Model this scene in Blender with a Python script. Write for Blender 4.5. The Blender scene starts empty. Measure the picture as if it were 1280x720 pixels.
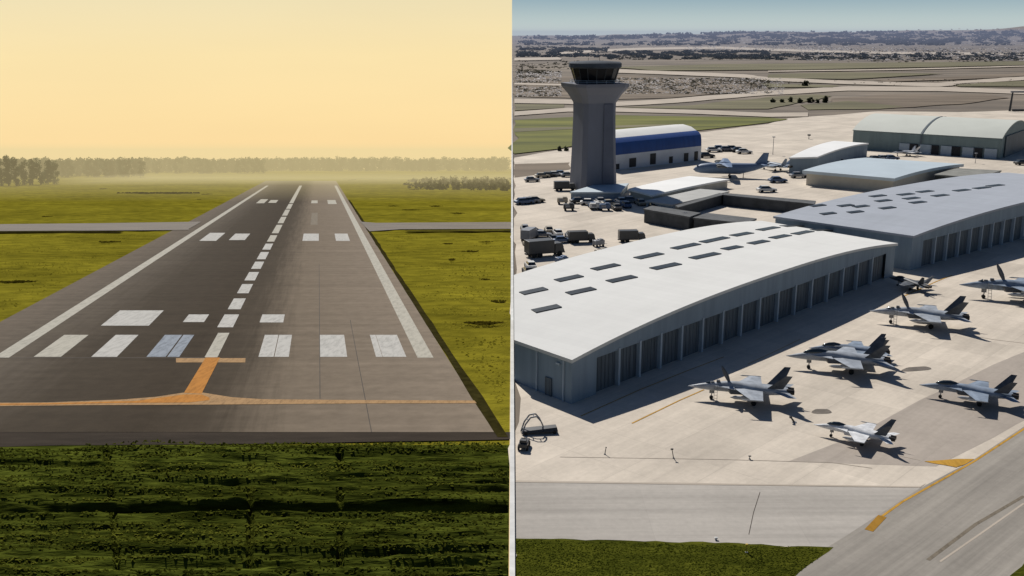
import bpy, bmesh, math, random
from mathutils import Vector, Matrix, noise
random.seed(7)
R = math.radians
S = bpy.context.scene
COL = S.collection
# ------------------------------------------------------------------ survey of the photograph
F = 1280.0
TH = math.atan(317 / F)
H = 45.0
CAM = Vector((0, 0, H))
fw = Vector((0, math.cos(TH), -math.sin(TH)))
up = Vector((0, math.sin(TH), math.cos(TH)))
def ray(px, py):
    return fw + Vector(((px - 640) / F, 0, 0)) + up * ((360 - py) / F)
def G(px, py, z=0.0):
    d = ray(px, py)
    return CAM + d * ((z - H) / d.z)
DEL = TH - math.atan(169 / F)              # the runway land falls away from the air base land by this slope
LN = Vector((0, math.sin(DEL), math.cos(DEL)))
LS = Vector((0, math.cos(DEL), -math.sin(DEL)))
LH = 36.0
LO = CAM - LN * LH
def L(px, py, h=0.0):
    d = ray(px, py)
    return CAM + d * ((h - LH) / d.dot(LN))
def LW(x, s, h=0.0):
    return LO + Vector((x, 0, 0)) + LS * s + LN * h
def Lxs(px, py):
    p = L(px, py) - LO
    return p.x, p.dot(LS)
def smooth(a, b, x):
    t = max(0, min(1, (x - a) / (b - a))); return t * t * (3 - 2 * t)
# ------------------------------------------------------------------ materials
def srgb(r, g, b):
    f = lambda c: (c / 255 / 12.92) if c / 255 <= .04045 else ((c / 255 + .055) / 1.055) ** 2.4
    return (f(r), f(g), f(b))
def new_mat(name):
    m = bpy.data.materials.new(name); m.use_nodes = True
    return m, m.node_tree, m.node_tree.nodes['Principled BSDF']
def mat(name, c, rough=.8, var=.15, scale=.5, metal=0, bump=0, bscale=None, c2=None, stretch=(1, 1, 1), rot=0, spec=.3, detail=6, big=0, bdist=.05):
    """procedural: two scales of noise on colour, optional bump, in metres"""
    m, nt, b = new_mat(name); N = nt.nodes; K = nt.links
    geo = N.new('ShaderNodeNewGeometry')
    mp = N.new('ShaderNodeMapping'); mp.inputs['Scale'].default_value = stretch; mp.inputs['Rotation'].default_value = (0, 0, rot)
    K.new(geo.outputs['Position'], mp.inputs['Vector'])
    n = N.new('ShaderNodeTexNoise'); n.inputs['Scale'].default_value = scale; n.inputs['Detail'].default_value = detail; n.inputs['Roughness'].default_value = .62
    K.new(mp.outputs[0], n.inputs['Vector'])
    cr = N.new('ShaderNodeValToRGB')
    lo = tuple(x * (1 - var) for x in c); hi = c2 if c2 else tuple(min(1, x * (1 + var)) for x in c)
    cr.color_ramp.elements[0].color = (*lo, 1); cr.color_ramp.elements[0].position = .33
    cr.color_ramp.elements[1].color = (*hi, 1); cr.color_ramp.elements[1].position = .67
    K.new(n.outputs['Fac'], cr.inputs['Fac'])
    out = cr.outputs['Color']
    if big:
        n2 = N.new('ShaderNodeTexNoise'); n2.inputs['Scale'].default_value = scale * .12; n2.inputs['Detail'].default_value = 4
        K.new(mp.outputs[0], n2.inputs['Vector'])
        mr = N.new('ShaderNodeMapRange'); mr.inputs['From Min'].default_value = .3; mr.inputs['From Max'].default_value = .7
        mr.inputs['To Min'].default_value = 1 - big; mr.inputs['To Max'].default_value = 1 + big
        K.new(n2.outputs['Fac'], mr.inputs['Value'])
        mx = N.new('ShaderNodeVectorMath'); mx.operation = 'SCALE'
        K.new(out, mx.inputs[0]); K.new(mr.outputs[0], mx.inputs['Scale']); out = mx.outputs[0]
    K.new(out, b.inputs['Base Color'])
    b.inputs['Roughness'].default_value = rough; b.inputs['Metallic'].default_value = metal
    b.inputs['Specular IOR Level'].default_value = spec
    if bump:
        nb = N.new('ShaderNodeTexNoise'); nb.inputs['Scale'].default_value = bscale or scale * 4; nb.inputs['Detail'].default_value = 5
        K.new(mp.outputs[0], nb.inputs['Vector'])
        bp = N.new('ShaderNodeBump'); bp.inputs['Strength'].default_value = bump; bp.inputs['Distance'].default_value = bdist
        K.new(nb.outputs['Fac'], bp.inputs['Height']); K.new(bp.outputs[0], b.inputs['Normal'])
    m['out'] = 1
    return m
def translucent(m, f=.5):
    t = m.node_tree; N = t.nodes; b = N['Principled BSDF']; out = N['Material Output']
    tr = N.new('ShaderNodeBsdfTranslucent'); mx = N.new('ShaderNodeMixShader'); mx.inputs[0].default_value = f
    t.links.new(b.inputs['Base Color'].links[0].from_socket, tr.inputs['Color'])
    t.links.new(b.outputs[0], mx.inputs[1]); t.links.new(tr.outputs[0], mx.inputs[2]); t.links.new(mx.outputs[0], out.inputs['Surface'])
    return m
def slab_mat(name, c, var, ang, cell, joint=.75, streak=0, scale=.06, fine=.1):
    """concrete laid in slabs: joints, slab-to-slab tone, stains and long tyre streaks along ang"""
    m, nt, b = new_mat(name); N = nt.nodes; K = nt.links
    geo = N.new('ShaderNodeNewGeometry')
    mp = N.new('ShaderNodeMapping'); mp.vector_type = 'POINT'; mp.inputs['Rotation'].default_value = (0, 0, -ang)
    K.new(geo.outputs['Position'], mp.inputs['Vector'])
    br = N.new('ShaderNodeTexBrick'); br.offset = 0; br.inputs['Scale'].default_value = 1
    br.inputs['Brick Width'].default_value = cell[0]; br.inputs['Row Height'].default_value = cell[1]
    br.inputs['Mortar Size'].default_value = .035; br.inputs['Mortar Smooth'].default_value = .3; br.inputs['Bias'].default_value = 0
    br.inputs['Color1'].default_value = (1 - var * .35,) * 3 + (1,); br.inputs['Color2'].default_value = (1 + var * .35,) * 3 + (1,)
    br.inputs['Mortar'].default_value = (joint,) * 3 + (1,)
    K.new(mp.outputs[0], br.inputs['Vector'])
    n1 = N.new('ShaderNodeTexNoise'); n1.inputs['Scale'].default_value = scale; n1.inputs['Detail'].default_value = 8; n1.inputs['Roughness'].default_value = .65
    K.new(mp.outputs[0], n1.inputs['Vector'])
    mr = N.new('ShaderNodeMapRange'); mr.inputs['From Min'].default_value = .3; mr.inputs['From Max'].default_value = .7
    mr.inputs['To Min'].default_value = 1 - var; mr.inputs['To Max'].default_value = 1 + var * .6
    K.new(n1.outputs['Fac'], mr.inputs['Value'])
    n3 = N.new('ShaderNodeTexNoise'); n3.inputs['Scale'].default_value = 1.3; n3.inputs['Detail'].default_value = 6; n3.inputs['Roughness'].default_value = .7
    K.new(mp.outputs[0], n3.inputs['Vector'])
    m3 = N.new('ShaderNodeMapRange'); m3.inputs['From Min'].default_value = .25; m3.inputs['From Max'].default_value = .75
    m3.inputs['To Min'].default_value = 1 - fine; m3.inputs['To Max'].default_value = 1 + fine * .8
    K.new(n3.outputs['Fac'], m3.inputs['Value'])
    mp2 = N.new('ShaderNodeMapping'); mp2.inputs['Scale'].default_value = (.012, .55, 1)
    K.new(mp.outputs[0], mp2.inputs['Vector'])
    n2 = N.new('ShaderNodeTexNoise'); n2.inputs['Scale'].default_value = 1; n2.inputs['Detail'].default_value = 5; n2.inputs['Roughness'].default_value = .7
    K.new(mp2.outputs[0], n2.inputs['Vector'])
    m2 = N.new('ShaderNodeMapRange'); m2.inputs['From Min'].default_value = .3; m2.inputs['From Max'].default_value = .7
    m2.inputs['To Min'].default_value = 1 - streak; m2.inputs['To Max'].default_value = 1 + streak
    K.new(n2.outputs['Fac'], m2.inputs['Value'])
    a = N.new('ShaderNodeMath'); a.operation = 'MULTIPLY'; K.new(mr.outputs[0], a.inputs[0]); K.new(m2.outputs[0], a.inputs[1])
    a2 = N.new('ShaderNodeMath'); a2.operation = 'MULTIPLY'; K.new(a.outputs[0], a2.inputs[0]); K.new(m3.outputs[0], a2.inputs[1])
    v = N.new('ShaderNodeVectorMath'); v.operation = 'SCALE'; K.new(br.outputs['Color'], v.inputs[0]); K.new(a2.outputs[0], v.inputs['Scale'])
    v2 = N.new('ShaderNodeVectorMath'); v2.operation = 'MULTIPLY'; v2.inputs[1].default_value = c
    K.new(v.outputs[0], v2.inputs[0]); K.new(v2.outputs[0], b.inputs['Base Color'])
    b.inputs['Roughness'].default_value = .88; b.inputs['Specular IOR Level'].default_value = .25
    return m
# ------------------------------------------------------------------ mesh collector
class MB:
    def __init__(s): s.v = []; s.f = []
    def poly(s, pts):
        i = len(s.v); s.v += [tuple(p) for p in pts]; s.f.append(tuple(range(i, i + len(pts))))
    def grid(s, rows):
        i = len(s.v); n = len(rows[0])
        for r in rows: s.v += [tuple(p) for p in r]
        for a in range(len(rows) - 1):
            for b in range(n - 1):
                s.f.append((i + a * n + b, i + a * n + b + 1, i + (a + 1) * n + b + 1, i + (a + 1) * n + b))
    def prism(s, base, top):
        n = len(base); i = len(s.v); s.v += [tuple(p) for p in base] + [tuple(p) for p in top]
        s.f.append(tuple(i + k for k in reversed(range(n)))); s.f.append(tuple(i + n + k for k in range(n)))
        for k in range(n):
            s.f.append((i + k, i + (k + 1) % n, i + n + (k + 1) % n, i + n + k))
    def box(s, c, d, rz=0, M=None):
        x, y, z = d[0] / 2, d[1] / 2, d[2] / 2
        m = Matrix.Translation(c) @ Matrix.Rotation(rz, 4, 'Z')
        if M: m = M @ m
        b = [m @ Vector(p) for p in ((-x, -y, -z), (x, -y, -z), (x, y, -z), (-x, y, -z))]
        t = [m @ Vector(p) for p in ((-x, -y, z), (x, -y, z), (x, y, z), (-x, y, z))]
        s.prism(b, t)
    def bar(s, a, b, r0, r1=None, n=8):
        a = Vector(a); b = Vector(b); r1 = r0 if r1 is None else r1
        q = (b - a).to_track_quat('Z', 'Y')
        c0 = [a + q @ Vector((r0 * math.cos(2 * math.pi * k / n), r0 * math.sin(2 * math.pi * k / n), 0)) for k in range(n)]
        c1 = [b + q @ Vector((r1 * math.cos(2 * math.pi * k / n), r1 * math.sin(2 * math.pi * k / n), 0)) for k in range(n)]
        s.prism(c0, c1)
    def loft(s, secs, n=16, p=2.0):
        rows = []
        for (x, w, h, z) in secs:
            r = []
            for k in range(n + 1):
                a = 2 * math.pi * k / n; ca, sa = math.cos(a), math.sin(a)
                r.append((x, w * math.copysign(abs(ca) ** (2 / p), ca), z + h * math.copysign(abs(sa) ** (2 / p), sa)))
            rows.append(r)
        s.grid(rows); s.poly(rows[0][:-1]); s.poly(list(reversed(rows[-1][:-1])))
    def build(s, name, m, parent=None, smooth_=False, clip=None, bevel=0, **k):
        me = bpy.data.meshes.new(name); me.from_pydata(s.v, [], s.f); me.update()
        bm = bmesh.new(); bm.from_mesh(me)
        bmesh.ops.remove_doubles(bm, verts=bm.verts, dist=1e-4)
        if clip is not None:
            g = bmesh.ops.bisect_plane(bm, geom=bm.verts[:] + bm.edges[:] + bm.faces[:], plane_co=(clip, 0, 0), plane_no=(1, 0, 0), clear_inner=True)
            ed = [e for e in g['geom_cut'] if isinstance(e, bmesh.types.BMEdge)]
            try: bmesh.ops.holes_fill(bm, edges=ed)
            except Exception: pass
        bmesh.ops.recalc_face_normals(bm, faces=bm.faces)
        bm.to_mesh(me); bm.free()
        if smooth_:
            for p_ in me.polygons: p_.use_smooth = True
            try: me.set_sharp_from_angle(angle=R(35))
            except Exception: pass
        me.materials.append(m)
        o = bpy.data.objects.new(name, me); COL.objects.link(o)
        if parent: o.parent = parent
        if bevel:
            bv = o.modifiers.new('bevel', 'BEVEL'); bv.width = bevel; bv.segments = 2; bv.limit_method = 'ANGLE'
        tag(o, **k)
        return o
def tag(o, label=None, cat=None, group=None, kind=None):
    if label: o['label'] = label
    if cat: o['category'] = cat
    if group: o['group'] = group
    if kind: o['kind'] = kind
    return o
def empty(name, loc, label, cat, rz=0, group=None):
    o = bpy.data.objects.new(name, None); COL.objects.link(o); o.location = loc; o.rotation_euler = (0, 0, rz)
    o.empty_display_size = .1
    return tag(o, label, cat, group)
def copy_tree(o, parent=None):
    c = o.copy(); COL.objects.link(c)
    if parent: c.parent = parent
    for ch in list(o.children): copy_tree(ch, c)
    return c
def rough_edge(pts, seg, amp, seed=0):
    """polygon outline cut into short pieces and pushed about a little, as worn or grown edges are"""
    out = []
    n = len(pts)
    for i in range(n):
        a, b = Vector(pts[i]), Vector(pts[(i + 1) % n]); d = (b - a); k = max(1, int(d.length / seg)); k = min(k, 60)
        nrm = Vector((-d.y, d.x, 0)).normalized()
        for j in range(k):
            p = a + d * (j / k)
            out.append(p + (nrm * (noise.noise(Vector((p.x / seg / 2, p.y / seg / 2, seed))) * amp) if j else Vector()))
    return out
def sheet(name, pts, m, seg=0, amp=0, **k):
    b = MB(); b.poly(rough_edge(pts, seg, amp, len(COL.objects)) if seg else pts)
    k.setdefault('kind', 'structure')
    me_o = b.build(name, m, **k)
    bm = bmesh.new(); bm.from_mesh(me_o.data); bmesh.ops.triangulate(bm, faces=bm.faces)
    for f in bm.faces:
        if f.normal.z < 0: f.normal_flip()
    bm.to_mesh(me_o.data); bm.free()
    return me_o
# ------------------------------------------------------------------ camera, sun, sky
cd = bpy.data.cameras.new('camera'); cam = bpy.data.objects.new('camera', cd); COL.objects.link(cam)
cam.location = CAM; cam.rotation_euler = (math.pi / 2 - TH, 0, 0)
cd.sensor_width = 36; cd.lens = 36; cd.clip_start = .5; cd.clip_end = 60000
S.camera = cam
EL = R(42); SD = Vector((-.342, .94, 0)).normalized() * math.cos(EL) + Vector((0, 0, math.sin(EL)))
sd = bpy.data.lights.new('sun', 'SUN'); sun = bpy.data.objects.new('sun', sd); COL.objects.link(sun)
sd.energy = 4.7; sd.angle = R(.5); sd.color = (1, .95, .88)
sun.rotation_euler = SD.to_track_quat('Z', 'Y').to_euler()
sun.location = (0, 0, 200)
W = bpy.data.worlds.new('World'); S.world = W; W.use_nodes = True
nt = W.node_tree; N = nt.nodes; K = nt.links
bg = N['Background']
sky = N.new('ShaderNodeTexSky'); sky.sky_type = 'NISHITA'; sky.sun_disc = False
sky.sun_elevation = EL; sky.sun_rotation = math.atan2(SD.x, SD.y)
sky.air_density = 1.2; sky.dust_density = 1.5
tc = N.new('ShaderNodeTexCoord'); sx = N.new('ShaderNodeSeparateXYZ'); K.new(tc.outputs['Generated'], sx.inputs[0])
def M(op, a, b=None, clamp=False):
    n = N.new('ShaderNodeMath'); n.operation = op; n.use_clamp = clamp
    for i, q in enumerate((a, b)):
        if q is None: continue
        if isinstance(q, (int, float)): n.inputs[i].default_value = q
        else: K.new(q, n.inputs[i])
    return n.outputs[0]
def MR(v, a, b, c=0, d=1):
    n = N.new('ShaderNodeMapRange'); n.interpolation_type = 'SMOOTHSTEP'
    K.new(v, n.inputs['Value'])
    for k_, q in zip(('From Min', 'From Max', 'To Min', 'To Max'), (a, b, c, d)): n.inputs[k_].default_value = q
    return n.outputs[0]
def ramp(v, a, b, stops):
    mr = N.new('ShaderNodeMapRange'); K.new(v, mr.inputs['Value']); mr.inputs['From Min'].default_value = a; mr.inputs['From Max'].default_value = b
    cr = N.new('ShaderNodeValToRGB'); K.new(mr.outputs[0], cr.inputs['Fac'])
    e = cr.color_ramp.elements
    for i, (p, c) in enumerate(stops):
        q = e[i] if i < 2 else e.new(p)
        q.position = p; q.color = (*srgb(*c), 1)
    return cr.outputs['Color']
def mixc(f, a, b):
    n = N.new('ShaderNodeMix'); n.data_type = 'RGBA'; K.new(f, n.inputs[0]); K.new(a, n.inputs[6]); K.new(b, n.inputs[7]); return n.outputs[2]
X, Y, Z = sx.outputs
skb = N.new('ShaderNodeVectorMath'); skb.operation = 'SCALE'; skb.inputs['Scale'].default_value = .027
tint = N.new('ShaderNodeVectorMath'); tint.operation = 'MULTIPLY'; tint.inputs[1].default_value = (.78, 1, 1.35)
K.new(sky.outputs[0], tint.inputs[0]); K.new(tint.outputs[0], skb.inputs[0])
# cool clear sky low over the air base, melting into the physical sky higher up
cool = ramp(Z, -.01, .06, [(0, (206, 214, 206)), (.22, (196, 208, 204)), (.6, (152, 176, 186)), (1, (130, 158, 174))])
lo = MR(Z, .035, .09, 1, 0)
base = mixc(lo, skb.outputs[0], cool)
gnd = N.new('ShaderNodeRGB'); gnd.outputs[0].default_value = (.075, .07, .06, 1)   # land beyond what is built
base = mixc(M('MULTIPLY', M('LESS_THAN', Z, -.012), MR(Y, .3, .5, 1, 0)), base, gnd.outputs[0])
# warm dawn air low over the runway
warm = ramp(Z, -.13, .05, [(0, (253, 218, 158)), (.32, (253, 224, 166)), (.62, (251, 228, 174)), (.86, (241, 225, 181)), (1, (234, 221, 182))])
az = M('DIVIDE', X, M('MAXIMUM', Y, .001))
wm = M('MULTIPLY', M('LESS_THAN', X, 0), M('GREATER_THAN', Y, 0))
wm = M('MULTIPLY', wm, MR(az, -.95, -.68, 0, 1))
wm = M('MULTIPLY', wm, MR(Z, .06, .12, 1, 0))
ns = N.new('ShaderNodeTexNoise'); ns.inputs['Scale'].default_value = 3; ns.inputs['Detail'].default_value = 4
mpn = N.new('ShaderNodeMapping'); mpn.inputs['Scale'].default_value = (1, 1, 7); K.new(tc.outputs['Generated'], mpn.inputs[0]); K.new(mpn.outputs[0], ns.inputs[0])
wv = N.new('ShaderNodeVectorMath'); wv.operation = 'SCALE'; K.new(warm, wv.inputs[0]); K.new(MR(ns.outputs[0], .3, .7, .988, 1.012), wv.inputs['Scale'])
K.new(mixc(wm, base, wv.outputs[0]), bg.inputs['Color']); bg.inputs['Strength'].default_value = 1
S.view_settings.view_transform = 'Standard'; S.view_settings.look = 'None'; S.view_settings.exposure = 0
S.cycles.max_bounces = 5; S.cycles.diffuse_bounces = 2; S.cycles.volume_bounces = 0; S.cycles.transparent_max_bounces = 12
S.cycles.use_denoising = True
def haze(name, corners, h, dens, col, emi):
    m = bpy.data.materials.new(name); m.use_nodes = True; t = m.node_tree; t.nodes.clear()
    o = t.nodes.new('ShaderNodeOutputMaterial'); a = t.nodes.new('ShaderNodeVolumeAbsorption'); e = t.nodes.new('ShaderNodeEmission'); s = t.nodes.new('ShaderNodeAddShader')
    a.inputs['Color'].default_value = (0, 0, 0, 1); a.inputs['Density'].default_value = dens
    e.inputs['Color'].default_value = (*col, 1); e.inputs['Strength'].default_value = dens * emi
    t.links.new(a.outputs[0], s.inputs[0]); t.links.new(e.outputs[0], s.inputs[1]); t.links.new(s.outputs[0], o.inputs['Volume'])
    b = MB(); b.prism(corners, h)
    return b.build(name, m, kind='stuff')
# ================================================================== LEFT: the runway
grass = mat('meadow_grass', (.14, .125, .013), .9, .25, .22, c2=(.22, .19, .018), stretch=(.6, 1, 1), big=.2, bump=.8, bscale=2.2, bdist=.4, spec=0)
def lgrass(px, py): pass
# ground sheet, cells growing with distance
RW_L = lambda s: None
vp = (398, 191)
def edge_x(x447, py): return vp[0] + (x447 - vp[0]) * (py - vp[1]) / (447 - vp[1])
k_l, k_r = edge_x(-84, 447), edge_x(559, 447)
def lateral(x, s):
    """0..1 across the runway (photo lines that meet at its vanishing point)"""
    a = Lxs(-84, 447)[0]; b = Lxs(559, 447)[0]; s447 = Lxs(0, 447)[1]
    k = (vp[0] - 640) / F / ray(vp[0], vp[1]).dot(LS)
    return ((x - k * (s - s447)) - a) / (b - a)
kk = (vp[0] - 640) / F / ray(vp[0], vp[1]).dot(LS)
ss = [40]
while ss[-1] < 2350: ss.append(ss[-1] + max(1.2, ss[-1] * .006))
s_near = Lxs(0, 556)[1]
rows = []
NX = 240
for s in ss:
    r = []
    wmax = s * .75 + 60 if s < 1800 else s * .75 + 60
    for i in range(NX + 1):
        x = -wmax * (1 - i / NX)
        u = lateral(x, s)
        dist = max(0, max(-u, u - 1)) * 100
        m_ = smooth(2.6, 12, dist) * (.25 if abs(s - Lxs(0, 283)[1]) < 25 else 1) if s > s_near else smooth(2, 10, s_near - s)
        q = 1 if s > s_near else 1.0
        h = (noise.noise(Vector((x * .02, s * .035, 1))) * .8 + noise.noise(Vector((x * .08, s * .12, 4))) * .25) * m_ - .12
        if i == NX: h = min(h, 0)
        if s < s_near - 1: h = -1.6
        r.append(LW(x - .3, s, h))
    rows.append(r)
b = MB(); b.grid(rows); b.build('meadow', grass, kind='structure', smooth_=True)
# near field: foreground darkening put into grass colour, uneven mown swathes with real relief
field = mat('darkened_swathe_grass', (.018, .028, .004), .95, .5, .8, c2=(.085, .10, .014), stretch=(.25, 1.2, 1), big=.3, bump=.8, bscale=3, bdist=.3, spec=0)
rows = []
s0, s1 = Lxs(0, 760)[1], Lxs(0, 556)[1]
nS = 190
trk = [(-10, .05), (150, -.4), (310, .12), (425, 0)]
for a in range(nS + 1):
    s = s0 + (s1 - s0) * a / nS; r = []
    for i in range(381):
        x = -.3 - (s * .62 + 5) * (1 - i / 380)
        swath = noise.noise(Vector((x * .02, s * .55, 9)))
        h = .1 + swath * .8 + noise.noise(Vector((x * .08, s * .9, 2))) * .5 + noise.noise(Vector((x * .4, s * 1.6, 3))) * .25
        px_ = 640 + x / (LW(x, s) - CAM).dot(fw) * F
        for (tp, tk) in trk:
            dd = abs(px_ - (tp + tk * (s - s0)))
            h -= .8 * max(0, 1 - dd / 5) * (1 if (noise.noise(Vector((s * .15, tp, 0))) > -.1) else 0)
        sd_ = Lxs(0, 634)[1]
        h -= 2.4 * max(0, 1 - abs(s - sd_ - noise.noise(Vector((x * .03, 7, 0))) * .8) / 1.9)
        h *= smooth(0, 4, s1 - s)
        if i == 380: h = 0
        r.append(LW(x, s, h))
    rows.append(r)
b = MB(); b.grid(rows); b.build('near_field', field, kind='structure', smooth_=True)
# tufts in the near field, the foreground darkening in their colour too
tuft = translucent(mat('tuft_grass', (.035, .048, .006), .95, .5, .15, c2=(.12, .13, .018), stretch=(.2, 1, 1), spec=0), .6)
b = MB()
for _ in range(42000):
    s = s0 + (s1 - s0) * random.random() ** 1.3; x = -.8 - random.random() * (s * .56)
    if abs(s - Lxs(0, 634)[1]) < 1.9: continue
    if noise.noise(Vector((x * .02, s * .55, 9))) < -.05 + random.random() * .25 - .12: continue
    base_h = .1 + noise.noise(Vector((x * .02, s * .55, 9))) * .8 + noise.noise(Vector((x * .08, s * .9, 2))) * .5
    w = random.uniform(.08, .3); hh = random.uniform(.08, .3); a = random.uniform(-.5, .5)
    d = Vector((math.cos(a), math.sin(a), 0)) * w
    p = LW(x, s, base_h - .1); q = Vector((random.uniform(-.15, .15), random.uniform(-.2, .2), hh))
    b.v += [tuple(p - d), tuple(p + d), tuple(p + d * .3 + q), tuple(p - d * .5 + q * .9)]; i = len(b.v); b.f.append((i - 4, i - 3, i - 2, i - 1))
b.build('grass_tufts', tuft, kind='stuff', label='darkened rough grass standing along the mown swathes nearest the camera')
b = MB(); mt = translucent(mat('meadow_blades', (.19, .175, .018), .95, .3, .15, c2=(.30, .26, .03), stretch=(.3, 1, 1), spec=0), .6)
for _ in range(26000):
    s = s_near + 2 + (random.random() ** 1.7) * 330; x0_ = -s * .55; x = random.uniform(x0_, -1)
    u = lateral(x, s)
    if -.03 < u < 1.035: continue
    h0 = (noise.noise(Vector((x * .02, s * .035, 1))) * .8 + noise.noise(Vector((x * .08, s * .12, 4))) * .25) * smooth(2.6, 12, max(-u, u - 1) * 100) - .2
    if noise.noise(Vector((x * .05, s * .08, 5))) < -.1: continue
    w = random.uniform(.1, .4); d = Vector((w, random.uniform(-.15, .15), 0)); q = Vector((random.uniform(-.15, .15), random.uniform(-.2, .2), random.uniform(.12, .38)))
    p = LW(x, s, h0); b.poly([p - d, p + d, p + d * .3 + q, p - d * .5 + q * .9])
b.build('meadow_tufts', mt, kind='stuff', label='yellow green grass standing in the meadow on both sides of the runway')
# asphalt
def asphalt():
    m, t, bs = new_mat('runway_asphalt'); N = t.nodes; K = t.links
    uv = N.new('ShaderNodeUVMap'); s = N.new('ShaderNodeSeparateXYZ'); K.new(uv.outputs[0], s.inputs[0])
    mp = N.new('ShaderNodeMapping'); mp.inputs['Scale'].default_value = (60, 1.2, 1); K.new(uv.outputs[0], mp.inputs[0])
    n = N.new('ShaderNodeTexNoise'); n.inputs['Scale'].default_value = 1; n.inputs['Detail'].default_value = 6; n.inputs['Roughness'].default_value = .65; K.new(mp.outputs[0], n.inputs[0])
    ad = N.new('ShaderNodeMath'); ad.operation = 'MULTIPLY_ADD'; K.new(n.outputs[0], ad.inputs[0]); ad.inputs[1].default_value = .12; 
    sb = N.new('ShaderNodeMath'); sb.operation = 'SUBTRACT'; K.new(s.outputs[0], sb.inputs[0]); sb.inputs[1].default_value = .06
    K.new(sb.outputs[0], ad.inputs[2])
    cr = N.new('ShaderNodeValToRGB'); K.new(ad.outputs[0], cr.inputs[0]); e = cr.color_ramp.elements
    st = [(0, (.135, .11, .085)), (.16, (.10, .083, .064)), (.3, (.058, .046, .033)), (.5, (.046, .035, .024)), (.6, (.065, .051, .036)), (.7, (.16, .128, .094)), (1, (.20, .163, .125))]
    for i, (p, c) in enumerate(st):
        q = e[i] if i < 2 else e.new(p)
        q.position = p; q.color = (*c, 1)
    geo = N.new('ShaderNodeNewGeometry')
    n2 = N.new('ShaderNodeTexNoise'); n2.inputs['Scale'].default_value = .35; n2.inputs['Detail'].default_value = 9; n2.inputs['Roughness'].default_value = .7; K.new(geo.outputs['Position'], n2.inputs[0])
    mr = N.new('ShaderNodeMapRange'); K.new(n2.outputs[0], mr.inputs[0]); mr.inputs[1].default_value = .25; mr.inputs[2].default_value = .75; mr.inputs[3].default_value = .82; mr.inputs[4].default_value = 1.18
    mp3 = N.new('ShaderNodeMapping'); mp3.inputs['Scale'].default_value = (.01, .3, .3); K.new(geo.outputs['Position'], mp3.inputs[0])
    n3 = N.new('ShaderNodeTexNoise'); n3.inputs['Scale'].default_value = 1; n3.inputs['Detail'].default_value = 5; K.new(mp3.outputs[0], n3.inputs[0])
    m3 = N.new('ShaderNodeMapRange'); K.new(n3.outputs[0], m3.inputs[0]); m3.inputs[1].default_value = .3; m3.inputs[2].default_value = .7; m3.inputs[3].default_value = .9; m3.inputs[4].default_value = 1.1
    mu = N.new('ShaderNodeMath'); mu.operation = 'MULTIPLY'; K.new(mr.outputs[0], mu.inputs[0]); K.new(m3.outputs[0], mu.inputs[1])
    v = N.new('ShaderNodeVectorMath'); v.operation = 'SCALE'; K.new(cr.outputs[0], v.inputs[0]); K.new(mu.outputs[0], v.inputs['Scale'])
    K.new(v.outputs[0], bs.inputs['Base Color']); bs.inputs['Roughness'].default_value = .95; bs.inputs['Specular IOR Level'].default_value = .05
    return m
def road(name, quad_rows, m, h, sides=True):
    """paved strip from rows of (left px, right px, y), with a uv across and along it"""
    me = bpy.data.meshes.new(name); v = []; f = []; uvs = []
    n = 24
    for j, (a, c, py) in enumerate(quad_rows):
        P, Q = L(a, py, h), L(c, py, h)
        for i in range(n + 1):
            v.append(tuple(P.lerp(Q, i / n))); x, s = Lxs(a + (c - a) * i / n, py); uvs.append((lateral(x, s), s * .02))
        if j:
            for i in range(n):
                o = (j - 1) * (n + 1) + i; f.append((o, o + 1, o + n + 2, o + n + 1))
    me.from_pydata(v, [], f); ul = me.uv_layers.new(name='UVMap')
    for p in me.polygons:
        for li in p.loop_indices: ul.data[li].uv = uvs[me.loops[li].vertex_index]
    me.materials.append(m); o = bpy.data.objects.new(name, me); COL.objects.link(o); o['kind'] = 'structure'; return o
asp = asphalt()
ys = [226, 229, 233, 238, 245, 255, 268, 285, 305, 330, 360, 400, 447, 500, 540]
road('runway', [(edge_x(-84, y), edge_x(559, y), y) for y in ys], asp, .05)
sh = mat('shoulder_asphalt', (.036, .028, .021), .95, .25, .4, stretch=(.3, 1, 1), spec=.05)
sheet('shoulder', [L(-90, 540.3, .02), L(617, 540.3, .02), L(640, 540, .02), L(639.5, 549, .02), L(420, 553, .02), L(0, 558.5, .02), L(-90, 559, .02)], sh, 6, .5)
bank = mat('verge_soil', (.03, .026, .008), .95, .4, .5, spec=0)
def strip_pts(x0, x1, y0, y1, h):
    return [L(edge_x(x0, y1), y1, h), L(edge_x(x1, y1), y1, h), L(edge_x(x1, y0), y0, h), L(edge_x(x0, y0), y0, h)]
sheet('verge', strip_pts(559.5, 569, 250, 546, .07), bank, 5, .5)
tx = mat('taxiway_asphalt', (.125, .103, .08), .85, .2, .2, stretch=(.2, 1, 1))
sheet('taxiway', [L(-90, 289, .22), L(150, 288, .22), L(236, 287.3, .22), L(236, 286, .22), L(252, 277, .22), L(225, 277.5, .22), L(120, 279, .22), L(-90, 281, .22)], tx)
sheet('taxiway', [L(450, 277, .22), L(470, 278.5, .22), L(639.4, 277.5, .22), L(639.4, 286, .22), L(500, 286.5, .22), L(462, 289, .22)], tx)
sheet('ditch', [L(-90, 292, .26), L(40, 290.5, .26), L(150, 290.8, .26), L(155, 289.5, .26), L(100, 288.6, .26), L(-90, 288.4, .26)], bank, 8, 1)
sheet('ditch', [L(505, 288.4, .26), L(639, 287.5, .26), L(639, 289.3, .26), L(510, 289.6, .26)], bank, 8, 1)
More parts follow.
